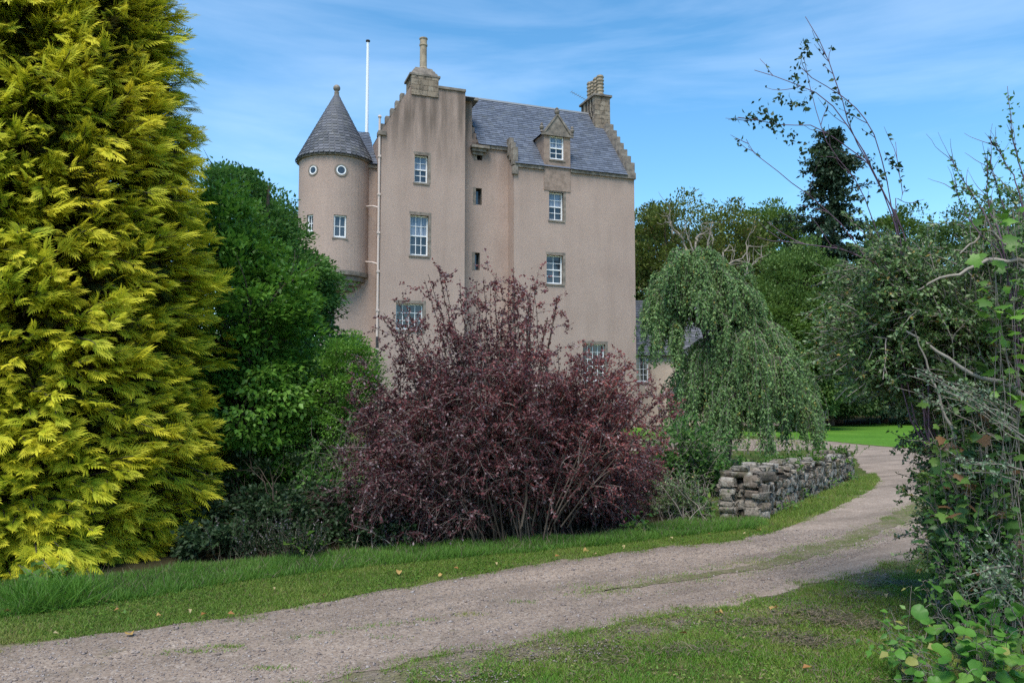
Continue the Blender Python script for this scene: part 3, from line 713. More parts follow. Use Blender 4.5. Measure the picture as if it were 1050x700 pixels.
zc2 = L_(622, 100, sb0)[1]; zr0 = zER+HSL*sb0-.3
ch = MB(); ashlar(ch, a0r, a1r, sb0, sb1, zr0, zc2); stack = ch.build('chimney', M['ashlar'], castle, merge=False)
cc = MB(); cc.box((a0r-.1, sb0-.1, zc2), (a1r+.1, sb1+.1, zc2+.13)); cc.build('coping', M['stone'], stack, bevel=.015)
zp = L_(622, 76, sb0)[1]
for k, bb in enumerate(np.linspace(sb0+.3, sb1-.3, 4)):
    pt = MB(); h = zp-zc2+U(-.06, .06) - .12*k*0; z = zc2+.13; pr = [(.20, z)]
    zt_ = z+h-.13
    for j in range(6):
        zz = z+(zt_-z)*(j+.3)/6; pr += [(.19, zz), (.235, zz+.03), (.235, zz+.07), (.19, zz+.10)]
    pr += [(.19, zt_), (.12, zt_), (.12, zt_-.3)]
    pt.lathe(((a0r+a1r)/2, bb), pr, 16); pt.build('chimney_pot', M['pot'], stack)
# dormer
hD = hole(563.5, 578, 140, 164, 0)
dj0 = L_(557.5, 150, 0)[0]; dj1 = L_(584.5, 150, 0)[0]; zD0 = zER-.9; zDp = L_(571, 140, 0)[1]+.1; zDa = L_(571, 120, 0)[1]
dm = MB(); zsl = L_(571, 196, 0)[1]
panel(dm, pl(-.035), dj0, dj1, zsl, zDp, [hD], depth=.2)
dm.face([(dj0, -.035, zsl), (dj0, .05, zsl), (dj0, .05, zDp), (dj0, -.035, zDp)]); dm.face([(dj1, -.035, zsl), (dj1, .05, zsl), (dj1, .05, zDp), (dj1, -.035, zDp)])
bk = lambda z: (z-zER)/HSL
dm.face([(dj0, .05, zER-.2), (dj0, .05, zDp), (dj0, bk(zDp)+.2, zDp), (dj0, 0.1, zER-.2)]); dm.face([(dj1, .05, zER-.2), (dj1, .05, zDp), (dj1, bk(zDp)+.2, zDp), (dj1, 0.1, zER-.2)])
def dstone(n):
    return ramp(n, noise(n, 3.5, 6, .6, objco(n)), [(.3, (.17, .13, .105)), (.5, (.255, .19, .155)), (.72, (.33, .25, .205))])
M['dstone'] = simple('weathered sandstone', dstone, .95, .1, lambda n: noise(n, 18, 4, .6, objco(n)), .5, .02)
dor = dm.build('dormer', M['dstone'], castle, merge=False)
window(dor, pl(-.035), *hD, 2, 4, depth=.18, upper='curtain_sky')
pd = MB(); am = (dj0+dj1)/2; pw = (dj1-dj0)/2+.12
pd.prism([(am-pw, zDp+.004), (am+pw, zDp+.004), (am+.05, zDa), (am-.05, zDa)], -.09, .1, 1)
pd.prism([(am-pw, zDp+.004), (am-pw+.14, zDp+.004), (am+.02, zDa+.08), (am-.07, zDa+.1)], -.14, -.095, 1)
pd.prism([(am+pw, zDp+.004), (am+pw-.14, zDp+.004), (am-.02, zDa+.08), (am+.07, zDa+.1)], -.145, -.097, 1)
pd.box((am-pw-.04, -.13, zDp-.12), (am+pw+.04, -.04, zDp))
for x, z, s_ in ((am-pw, zDp+.05, 1.0), (am+pw, zDp+.05, 1.0), (am, zDa+.02, 1.15)):
    pd.lathe((x, -.02), [(.09*s_, z), (.06*s_, z+.1), (.11*s_, z+.16), (.13*s_, z+.26), (.06*s_, z+.34), (.09*s_, z+.40), (.04*s_, z+.48), (.0, z+.5)], 10)
pd.build('pediment', M['stone'], dor, merge=False)
dr = MB()
for sg in (-1, 1):
    e = am+sg*pw*1.02
    dr.face([(e, .1, zDp-.03), (am, .1, zDa-.03), (am, bk(zDa)+.1, zDa-.03), (e, bk(zDp-.03)+.1, zDp-.03)])
dr.build('dormer_roof', M['slate'], dor, merge=False)
# small stone corbel strip joints handled by noise; rainwater pipe
pp = MB()
def pipe(mb, pts, r, n=10):
    P = np.array([pts]); V, Fc = tube_data(P, np.full((1, len(pts)), r), n)
    for f in Fc: mb.face([V[i] for i in f])
pz1 = L_(388, 121, 0)[1]; pzd = L_(385, 345, 0)[1]
pa = aL-.10; pb_ = .02
pipe(pp, [(pa, pb_, pzd), (pa, pb_, pz1)], .055); pp.lathe((pa, pb_), [(.04, pz1-.02), (.1, pz1+.06), (.07, pz1+.14), (0, pz1+.16)], 10)
for z in np.arange(2, pz1-1, 1.9): pp.box((pa-.075, pb_-.075, z), (pa+.075, pb_+.075, z+.10))
for py in (210, 268):
    zz = L_(386, py, 0)[1]; pipe(pp, [(pa, pb_, zz-.12), (pa-.22, pb_+.3, zz), (pa-.5, bW-.09, zz+.14), (pa-.75, bW-.06, zz+.17)], .04, 8)
pipo = pp.build('drainpipe', M['pipe'], castle, merge=False)
p2 = MB(); pipe(p2, [(pa, pb_, 0.05), (pa, pb_, pzd-.01)], .058); p2.build('lower_pipe', M['pipedark'], pipo, merge=False)
# aerial
ar = MB(); aa, az = L_(603, 118, RB); 
pipe(ar, [(aa, RB, az-.6), (aa, RB, az+1.1)], .02, 6)
bd = np.array([-1.15, -.1, .38]); bs = np.array([aa, RB, az+.85]); pipe(ar, [bs+(0.15, 0, -.05), bs+bd], .014, 6)
for t in np.linspace(.1, .98, 8):
    c = bs+bd*t; pipe(ar, [c+(0, -.18, .0), c+(0, .18, .0)], .008, 5)
pipe(ar, [bs+(0.1, -.2, .15), bs+(.1, .2, -.2)], .05, 6)
ar.build('aerial', M['lead'], castle, merge=False)

# flagpole
fx, fz = L_(376, 137, 5); ft = L_(378.3, 44, 5); fp = W_(fx, 5.0)
pole = MB(); pole.lathe((0, 0), [(.14, 0), (.14, .3), (.10, .5), (.075, ft[1]-fz+2.0), (.0, ft[1]-fz+2.0)], 12)
po = pole.build('flagpole', M['flagpole']); po.location = (fp[0], fp[1], fz-2.0); tag(po, 'bare white flagpole rising behind the conical turret roof', 'flagpole')
k = MB(); k.lathe((0, 0), [(.02, ft[1]-fz+2.0), (.12, ft[1]-fz+2.05), (.12, ft[1]-fz+2.12), (0, ft[1]-fz+2.18)], 12); k.build('pole_cap', M['dark'], po)

# ------------------------------------------------------------------ low outbuilding
OBX0 = 5.75; OBY = 46.0; ob = empty('outbuilding', (OBX0, OBY, 0)); tag(ob, 'low cream cottage wing with a slate roof, beside the tower house behind the weeping birch', 'cottage')
x1 = at(800, 380, OBY)[0]-OBX0; zee = at(660, 362, OBY)[2]; zri = at(690, 308, OBY+3)[2]
hO = [at(651.5, 380, OBY)[0]-OBX0, at(664.5, 380, OBY)[0]-OBX0, at(658, 391.5, OBY)[2], at(658, 365.5, OBY)[2]]
hO2 = [hO[0]+4.2, hO[1]+4.2, hO[2], hO[3]]
w = MB(); panel(w, lambda s, z, d: (s, d, z), 0, x1, 0, zee, [hO, hO2], depth=.12)
for xx in (0, x1): w.face([(xx, 0, 0), (xx, 6, 0), (xx, 6, zee), (xx, 3, zri), (xx, 0, zee)])
w.face([(0, 6, 0), (x1, 6, 0), (x1, 6, zee), (0, 6, zee)]); w.build('wall', [M['cream'], M['stone']], ob)
for h in (hO, hO2): window(ob, lambda s, z, d: (s, d, z), *h, 3, 4, depth=.12, sash=False)
hh = math.hypot(3, zri-zee); r = MB()
r.face([(-.1, -.2, zee-.15), (x1+.15, -.2, zee-.15), (x1+.15, 3, zri), (-.1, 3, zri)]); r.face([(-.1, 3, zri), (x1+.15, 3, zri), (x1+.15, 6.2, zee-.15), (-.1, 6.2, zee-.15)])
slates(r, (-.1, -.25, zee-.17), (1, 0, 0), (0, 3/hh, (zri-zee)/hh), (0, -(zri-zee)/hh, 3/hh), x1+.25, hh+.2, row=.22, wid=.34)
r.build('roof', M['oldslate'], ob, merge=False)

# ------------------------------------------------------------------ dry stone wall
A0 = gnd(736, 527)[:2]; A1 = gnd(779, 534)[:2]; A2 = gnd(876, 489)[:2]
def stone_wall():
    root = empty('stone_wall', (A1[0], A1[1], 0)); tag(root, 'low mossy dry stone wall along the inside of the drive bend', 'stone wall')
    ax = A2-A1; L = np.linalg.norm(ax); ax = ax/L; nx = np.array([ax[1], -ax[0]])   # outward to the drive
    ex = A0-A1; Le = np.linalg.norm(ex); ex = ex/Le
    H = lambda s: .575+.03*math.sin(s*1.3+.5)+.02*math.sin(s*4.1)-.018*s
    TW = .55
    core = MB()
    P = [A1-ex*-.04, A2, A2-nx*TW, A0+ax*.04]
    P = [np.array(p) for p in P]
    i_ = np.array([A1+ex*.04+ax*.04, A2-nx*.04-ax*.04, A2-nx*(TW-.05)-ax*.05, A1+ex*(Le-.05)+ax*TW*1.1, A1+ex*(Le-.05)+ax*.04])
    def fc(p, z): return (p[0]-A1[0], p[1]-A1[1], z)
    hs = [.50, .38, .38, .50, .50]
    for a in range(5):
        b = (a+1) % 5; core.face([fc(i_[a], 0), fc(i_[b], 0), fc(i_[b], hs[b]), fc(i_[a], hs[a])])
    core.face([fc(i_[a], hs[a]) for a in range(5)])
    core.build('mortar', M['dark'], root, merge=False)
    # stones: rounded, irregular, one closed lump each
    g = np.array([(x, y, z) for x in (-1, -.6, .6, 1) for y in (-1, -.6, .6, 1) for z in (-1, -.6, .6, 1) if max(abs(x), abs(y), abs(z)) == 1])
    idx = {tuple(p): k for k, p in enumerate(g)}; fs = []; ls = (-1, -.6, .6, 1)
    for d in range(3):
        for s_ in (-1, 1):
            for i in range(3):
                for j in range(3):
                    q = []
                    for (ii, jj) in ((i, j), (i+1, j), (i+1, j+1), (i, j+1)):
                        p = [0, 0, 0]; p[d] = s_; o_ = [k for k in range(3) if k != d]; p[o_[0]] = ls[ii]; p[o_[1]] = ls[jj]; q.append(idx[tuple(p)])
                    fs.append(q if s_ > 0 else q[::-1])
    fs = np.array(fs); base = g/np.linalg.norm(g, axis=1, keepdims=True)**.75
    V, Fc, C = [], [], []; cnt = [0]
    def stone(c, ux, uy, hx, hy, hz):
        b = base*(1+rng.normal(size=base.shape)*.13); sh = U(-.15, .15)
        b = b+np.c_[b[:, 2]*sh, np.zeros(len(b)), b[:, 0]*U(-.14, .14)]
        ro = rng.normal()*.10; b = np.c_[b[:, 0]*math.cos(ro)-b[:, 2]*hz/hx*math.sin(ro), b[:, 1], b[:, 2]*math.cos(ro)+b[:, 0]*hx/hz*math.sin(ro)*.6]
        p = np.zeros_like(b); p[:, :2] = b[:, :1]*hx*ux+b[:, 1:2]*hy*uy; p[:, 2] = b[:, 2]*hz
        V.append(p+c); Fc.append(fs+cnt[0]*len(g)); cnt[0] += 1; C.append(np.repeat([[U(0, 1), U(0, 1), .5]], len(g), 0))
    def face(p0, dx, n_out, L, Hf, seedoff=0):
        z = -.02
        while z < .62:
            h = U(.06, .16); x = -U(0, .12)
            while x < L-.02:
                w = min(h*U(.8, 2.4), .27); w = max(w, .07); x1 = min(x+w, L+.03); x0 = max(x, -.03); m = (x0+x1)/2; ww_ = x1-x0
                if ww_ > .03 and z+h < Hf(m)-.01:
                    c = p0+dx*m-n_out*(.10+U(-.02, .025)); hh_ = h*U(.8, 1.2)
                    stone(np.array([c[0], c[1], z+h/2+U(-.02, .02)]), dx, n_out, ww_*.54, .12*U(.8, 1.2), hh_*.55)
                x += w*.98
            z += h*.92
        for k in range(int(L*30)):
            m = U(0, L); zz = U(.02, Hf(m)-.06); s_ = U(.022, .05); c = p0+dx*m-n_out*.035
            stone(np.array([c[0], c[1], zz]), dx, n_out, s_*U(.9, 1.6), .06, s_)
    face(A1, ax, nx, L, H); ne = np.array([-ex[1], ex[0]]) if np.dot(np.array([-ex[1], ex[0]]), ax) < 0 else np.array([ex[1], -ex[0]])
    face(A1, ex, ne, Le, lambda s: .56)
    face(A1-nx*(TW-.02), ax, -nx, L, H)
    face(A2, -nx, ax, TW, lambda s: .46)
    # cope stones, larger, along the top
    x = .05
    while x < L:
        w = U(.14, .30); c = A1+ax*(x+w/2)-nx*(TW/2+U(-.03, .03)); hz = U(.045, .065)
        stone(np.array([c[0], c[1], H(x)-.01+U(-.01, .01)]), ax, nx, w*.52, TW*.5, hz)
        if U(0, 1) < .6:
            c = A1+ax*(x+w/2)-nx*(TW/2+U(-.15, .12)); stone(np.array([c[0], c[1], H(x)+.06]), ax, nx, w*.4, TW*.25, .045)
        x += w*.92
    x = .02
    while x < Le:
        w = U(.2, .34); c = A1+ex*(x+w/2)-ne*.24; stone(np.array([c[0], c[1], .55+U(-.02, .03)]), ex, ne, w*.52, .26, U(.05, .08)); x += w*.93
    o = np_mesh('stonework', np.concatenate(V), np.concatenate(Fc), M['rubble'], root, np.concatenate(C))
    sm = o.modifiers.new('sub', 'SUBSURF'); sm.levels = 1; sm.render_levels = 1
    o.data.polygons.foreach_set('use_smooth', np.ones(len(o.data.polygons), bool))
stone_wall()
# ------------------------------------------------------------------ foliage materials
M['gold'] = leafmat('golden conifer foliage', [(0, (.06, .18, .016)), (.4, (.20, .36, .022)), (.7, (.50, .53, .028)), (1, (.64, .57, .035))], (.78, .67, .05), transl=.4, rough=.6, tipamt=.6, spec=.25)
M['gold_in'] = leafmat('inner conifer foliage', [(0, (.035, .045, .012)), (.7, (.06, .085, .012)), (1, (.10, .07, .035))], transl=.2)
M['fresh'] = leafmat('fresh green leaves', [(0, (.06, .14, .018)), (.6, (.12, .27, .03)), (1, (.21, .37, .06))], transl=.4, rough=.45)
M['mid'] = leafmat('mid green leaves', [(0, (.045, .115, .022)), (.6, (.085, .20, .036)), (1, (.15, .28, .06))], transl=.4)
M['deep'] = leafmat('deep green leaves', [(0, (.015, .032, .012)), (.6, (.026, .055, .018)), (1, (.045, .085, .025))], transl=.25)
M['berb'] = leafmat('maroon leaves', [(0, (.06, .025, .029)), (.5, (.155, .046, .052)), (.8, (.23, .070, .064)), (1, (.33, .09, .08))], alt=(.28, .20, .21), altf=.12, transl=.3, rough=.5)
M['birch'] = leafmat('birch leaves', [(0, (.08, .15, .05)), (.6, (.155, .27, .085)), (1, (.25, .37, .13))], alt=(.30, .27, .06), altf=.02, transl=.35)
M['bgdark'] = leafmat('dark woodland leaves', [(0, (.035, .07, .018)), (.6, (.065, .12, .026)), (1, (.11, .17, .038))], transl=.3)
M['bgolive'] = leafmat('olive woodland leaves', [(0, (.065, .10, .02)), (.6, (.13, .175, .034)), (1, (.20, .23, .05))], alt=(.26, .18, .07), altf=.05, transl=.3)
M['bgmid'] = leafmat('woodland leaves', [(0, (.055, .10, .018)), (.6, (.105, .18, .03)), (1, (.17, .25, .045))], transl=.3)
M['bglight'] = leafmat('light woodland leaves', [(0, (.065, .125, .025)), (.6, (.115, .20, .045)), (1, (.17, .26, .065))], transl=.35)
M['needle'] = leafmat('dark needles', [(0, (.022, .045, .025)), (.6, (.04, .075, .04)), (1, (.065, .11, .055))], transl=.2)
M['grey'] = leafmat('grey green leaves', [(0, (.06, .125, .03)), (.6, (.12, .20, .058)), (1, (.21, .29, .12))], alt=(.28, .20, .05), altf=.035, transl=.25, rough=.4, spec=.5)
M['silver'] = leafmat('silvery leaves', [(0, (.09, .14, .075)), (1, (.22, .29, .18))], transl=.2, rough=.5)
M['syc'] = leafmat('sycamore leaves', [(0, (.03, .075, .02)), (.6, (.06, .13, .03)), (1, (.12, .21, .045))], alt=(.18, .10, .05), altf=.10, transl=.3, rough=.4)
M['lime'] = leafmat('lime green leaves', [(0, (.05, .15, .02)), (.6, (.10, .25, .035)), (1, (.18, .34, .06))], alt=(.30, .30, .08), altf=.10, transl=.4, rough=.45)
M['weed'] = leafmat('weed leaves', [(0, (.04, .10, .012)), (.6, (.08, .18, .02)), (1, (.16, .25, .04))], transl=.35)
M['flower'] = leafmat('pale mauve flowers', [(0, (.20, .15, .17)), (1, (.42, .36, .38))], transl=.2)
M['grass'] = leafmat('long grass', [(0, (.05, .14, .014)), (.5, (.09, .22, .022)), (.8, (.15, .28, .04)), (1, (.27, .27, .09))], (.17, .30, .06), transl=.35, tipamt=.5, rough=.5)
M['mown'] = leafmat('mown grass', [(0, (.07, .17, .016)), (.5, (.14, .25, .028)), (.8, (.21, .27, .05)), (1, (.33, .27, .11))], (.25, .29, .06), alt=(.22, .17, .08), altf=.10, transl=.3, tipamt=.4)
M['rough'] = leafmat('mixed turf', [(0, (.08, .21, .02)), (.5, (.17, .29, .035)), (.75, (.26, .30, .07)), (1, (.30, .24, .11))], alt=(.26, .20, .11), altf=.14, transl=.3)
M['thatch'] = leafmat('dry thatch', [(0, (.07, .055, .035)), (1, (.22, .17, .11))], transl=.1)
M['fallen'] = leafmat('fallen leaf', [(0, (.30, .13, .04)), (.5, (.42, .27, .09)), (1, (.48, .38, .20))], transl=.2)
M['pebble'] = simple('pebbles', lambda n: ramp(n, ND(n, 'ShaderNodeAttribute', _attribute_name='col').outputs['Fac'], [(.2, (.16, .125, .11)), (.5, (.235, .19, .172)), (.9, (.33, .285, .265))]), .9, .15)

def canopy(name, mat, C, Rc, K, leaf, parent, centre=None, flat=.6, tpl=DIAMOND, up=.7, W=1.0, droop=0.0, rbase=None):
    """K leaves in each clump (centre C, radius Rc); the leaves face up and outward"""
    M_ = len(C); n = M_*K; i = np.repeat(np.arange(M_), K)
    d = rv(n); rr = rng.random(n)**.45
    off = d*rr[:, None]*Rc[i][:, None]*np.array([1, 1, flat])
    P = C[i]+off
    cc = C.mean(0) if centre is None else centre
    o = nrm(P-cc); D = nrm(o*.7+d*.6+rv(n)*.7+np.array([0, 0, -droop])); N = nrm(np.array([0, 0, up])+o*.45+rv(n)*.55)
    r = np.clip((rng.random(M_)[i] if rbase is None else rbase[i])*.6+rng.random(n)*.4, 0, 1)
    keep = P[:, 2] > .03
    return scatter(name, mat, tpl, P[keep], D[keep], N[keep], (leaf*U(.65, 1.25, n))[keep], parent, r[keep], W)
def shell_points(n, ells, inner=.55, zmin=None, lump=.08, front=None):
    """points spread through the outer part of a set of ellipsoids (cx,cy,cz,rx,ry,rz,weight)"""
    w = np.array([e[6] for e in ells], float); w /= w.sum(); k = rng.choice(len(ells), n, p=w); E = np.array(ells)[k]
    d = rv(n); s = (inner+(1-inner)*rng.random(n)**.6)
    s = s*(1+lump*np.sin(d[:, 0]*7+k)*np.cos(d[:, 2]*6+k*2))
    P = E[:, :3]+d*s[:, None]*E[:, 3:6]
    if zmin is not None: P = P[P[:, 2] > zmin]
    return P
def limbs(base, C, n, top, r0, mat, parent, name='trunk', lean=(0, 0), tw=.03, bn=None):
    """tapered trunk and limbs that run to n of the clumps"""
    base = np.array(base, float); m = 12; t = np.linspace(0, 1, m)
    tr = base+np.c_[np.sin(t*5)*tw*top+lean[0]*t, np.cos(t*4)*tw*top-tw*top+lean[1]*t, t*top]
    tr[0, 2] = base[2]-.1
    Rt_ = r0*(1-t)**.8*.9+r0*.10; Rt_[0] *= 1.35
    sets = [(tr[None], Rt_[None], 9)]
    sel = C[rng.choice(len(C), min(n, len(C)), replace=False)]
    h = np.clip((sel[:, 2]-base[2])/top*U(.35, .8, len(sel)), .12, .92); x = h*(m-1); i = x.astype(int); f = (x-i)[:, None]
    S = tr[i]*(1-f)+tr[np.minimum(i+1, m-1)]*f
    P = reach(S, sel, 8, .12, .02); rr = np.interp(h, t, Rt_)*.5
    sets.append((P, rad(len(sel), 8, rr, r0*.03), 6))
    Q, D, tt, ii = along(P, 3, .35, .95); L = np.linalg.norm(P[ii, -1]-P[ii, 0], axis=1)*.35
    B = grow(Q, nrm(D+rv(len(Q))*.8), L, 5, -.05, .15); sets.append((B, rad(len(Q), 5, rr[ii]*.3, r0*.015), 4))
    o = multi_tubes(name, mat, sets, parent); return o, P
def tree(name, label, cat, group, base, ells, mat, nclump, K, leaf, cr, r0, top, nl=30, flat=.6, inner=.5, zmin=.4, tpl=DIAMOND, up=.7, bark='bark', **kw):
    root = empty(name, base); tag(root, label, cat, group)
    C = shell_points(nclump, ells, inner, zmin); 
    limbs(base, C, nl, top, r0, M[bark], root)
    canopy('crown', mat, C, cr*U(.6, 1.3, len(C)), K, leaf, root, flat=flat, tpl=tpl, up=up, **kw)
    return root
def E(px, py, d, rx, ry, rz, w=1):
    c = at(px, py, d); return (c[0], c[1], c[2], rx, ry, rz, w)

# ------------------------------------------------------------------ golden conifer
def conifer():
    cx, cy = -5.2, 8.55; root = empty('conifer_tree', (cx, cy, 0)); tag(root, 'huge golden yellow conifer with feathery sprays, at the left edge', 'conifer')
    prof = lambda z: .895*np.interp(z, [0, .5, 1.2, 2.2, 3.2, 4.2, 6, 8, 10, 12], [2.04, 2.07, 2.06, 2.0, 1.93, 1.82, 1.45, .95, .45, .05])
    tr = np.array([[cx, cy, z] for z in np.linspace(-.1, 11.6, 14)])+rng.normal(size=(14, 3))*.02
    sets = [(tr[None], np.linspace(.26, .02, 14)[None], 10)]
    nb = 8500; z = rng.random(nb)**1.3*11.2+.12; th = U(0, 2*math.pi, nb)
    fr = (np.sin(th) < .3) | (rng.random(nb) < .2); z, th = z[fr], th[fr]; nb = len(z)
    rr = prof(z); rho = rr*(1.02-.20*rng.random(nb)**1.5)*(1+.05*np.sin(th*5+z*2.3)+.04*np.sin(th*11-z*4))
    out = np.c_[np.cos(th), np.sin(th), np.zeros(nb)]
    L = U(.3, .8, nb); D = nrm(out+np.array([.28, -.05, 0])+np.c_[np.zeros(nb), np.zeros(nb), -.35*np.clip(1-z/1.2, 0, 1)]+rv(nb)*.30+np.c_[np.zeros(nb), np.zeros(nb), U(-.15, .7, nb)])
    tip = np.c_[cx+out[:, 0]*rho, cy+out[:, 1]*rho, z]; P0 = tip-D*L[:, None]
    P = grow(P0, D, L, 7, .05, .05)
    inn = np.c_[np.full(nb, cx), np.full(nb, cy), np.maximum(z-.25, .1)]
    sets.append((np.stack([inn, inn*.4+P0*.6+np.array([0, 0, -.04]), P0], 1), np.tile([.022, .016, .011], (nb, 1)), 4))
    sets.append((P, rad(nb, 7, .011, .003), 4))
    multi_tubes('trunk', M['bark'], sets, root)
    ks = 15; Q, T_, t, i = along(P, ks, .05, 1.0); n = len(Q)
    side = nrm(np.cross(T_, np.array([0, 0, 1.0]))); sg = np.where(rng.random(n) < .5, -1, 1)[:, None]
    Dr = nrm(T_*1.0+side*sg*U(.25, .95, (n, 1))*(1-t*.6)[:, None]+np.array([0, 0, -.02])+rv(n)*.34)
    Nn = nrm(np.array([0, 0, .6])+rv(n)*.5+np.c_[np.cos(th[i]), np.sin(th[i]), 0*t]*1.0)
    S = (.10+.21*rng.random(n)**1.3)*(1.05-.2*t)*U(.75, 1.2, nb)[i]
    bb = rng.random(nb); yel = np.clip(.44+.03*z+.5*vnoise(np.c_[tip[:, 0]*1.3+tip[:, 1], tip[:, 2]], 1.6, 5)+.28*np.cos(th+.3), 0, 1)  # yellower towards top and right: the lit look put into the colour
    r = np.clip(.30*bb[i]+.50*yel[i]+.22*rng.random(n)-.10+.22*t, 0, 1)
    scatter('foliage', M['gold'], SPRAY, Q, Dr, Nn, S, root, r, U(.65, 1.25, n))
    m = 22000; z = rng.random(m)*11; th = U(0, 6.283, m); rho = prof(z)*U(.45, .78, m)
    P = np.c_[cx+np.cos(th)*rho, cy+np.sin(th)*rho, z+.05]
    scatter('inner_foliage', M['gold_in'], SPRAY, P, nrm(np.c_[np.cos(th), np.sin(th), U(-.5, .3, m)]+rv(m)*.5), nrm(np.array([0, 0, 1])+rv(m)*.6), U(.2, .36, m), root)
conifer()

# ------------------------------------------------------------------ trees between the conifer and the castle
def bushy(name, label, cat, px, py_base, d, ells, mat, nclump, K, leaf, cr, r0, top, nl=40, flat=.4, zmin=.1, tpl=LEAF, **kw):
    b = at(px, 400, d); return tree(name, label, cat, None, (b[0], b[1], 0), ells, mat, nclump, K, leaf, cr, r0, top, nl, flat, zmin=zmin, tpl=tpl, **kw)
bushy('broadleaf_tree', 'bright green leafy tree beside the golden conifer', 'tree', 235, 560, 10.2,
      [E(228, 245, 10.2, .45, .8, .75, .7), E(240, 330, 10.2, 1.15, 1.0, 1.2, 2.4), E(262, 430, 10.0, .95, .9, .85, 1.4), E(225, 490, 10.2, .6, .8, .7, .5)],
      M['fresh'], 620, 75, .075, .27, .12, 3.9, up=.9)
bushy('broadleaf_tree', 'rounded mid green tree in front of the castle turret', 'tree', 285, 560, 12.6,
      [E(243, 208, 12.6, .55, .8, .62, .7), E(252, 235, 12.6, .8, 1.0, .85, 1), E(275, 285, 12.6, .8, 1.1, 1.0, 2), E(314, 298, 12.6, .52, .9, .60, 1.1), E(295, 390, 12.6, 1.05, 1.2, 1.1, 1.8)],
      M['mid'], 900, 75, .062, .27, .16, 5.0, up=.7)
bushy('leafy_shrub', 'light green feathery shrub between the leafy trees and the maroon bush', 'shrub', 345, 560, 10.0,
      [E(358, 392, 10.0, .40, .5, .62, 1.3), E(325, 450, 10.0, .55, .6, .55, 1)],
      M['fresh'], 330, 75, .036, .17, .05, 1.9, up=.6, tpl=DIAMOND)
bushy('undergrowth_shrub', 'dark bramble undergrowth under the leafy trees', 'shrub', 285, 560, 8.6,
      [E(215, 556, 8.0, .35, .3, .22, .8), E(245, 540, 8.5, .55, .4, .36, 1), E(300, 530, 8.7, .6, .5, .42, 1.2), E(350, 535, 8.7, .5, .5, .42, 1), E(270, 505, 9.4, .8, .4, .5, 1)],
      M['deep'], 300, 60, .05, .14, .03, .7, nl=80, up=.5, zmin=.05)
def heather(px0, px1, d):
    b = at((px0+px1)/2, 400, d); root = empty('heather_plant', (b[0], b[1], 0)); tag(root, 'straggly heather with pale mauve flower spikes in the shade under the trees', 'heather')
    n = 150; P0 = np.c_[at(px0, 400, d)[0]+rng.random(n)*(at(px1, 400, d)[0]-at(px0, 400, d)[0]), d+U(-.25, .2, n), np.zeros(n)]
    P = grow(P0, nrm(np.c_[rng.normal(size=(n, 2))*.45, np.ones(n)]), U(.22, .5, n), 6, .0, .12)
    tubes('stem', M['bark'], P, rad(n, 6, .004, .0015), root, 4)
    Q, T_, t, i = along(P, 45, .15, 1); scatter('leaves', M['deep'], DIAMOND, Q, nrm(T_+rv(len(Q))), rv(len(Q)), U(.015, .03, len(Q)), root)
    Q, T_, t, i = along(P[::3], 14, .6, 1); scatter('flowers', M['flower'], DIAMOND, Q, nrm(T_+rv(len(Q))), rv(len(Q)), U(.012, .022, len(Q)), root)
heather(235, 335, 7.95)
# far-left tree that shows behind the turret
g0 = 'trees behind the castle'
tree('woodland_tree', 'distant green tree top showing left of the turret', 'tree', None, (*at(296, 400, 60)[:2], 0), [E(296, 262, 60, 4.2, 4, 4.5, 1)], M['bgdark'], 160, 90, .28, 1.1, .35, 11, tpl=DIAMOND)

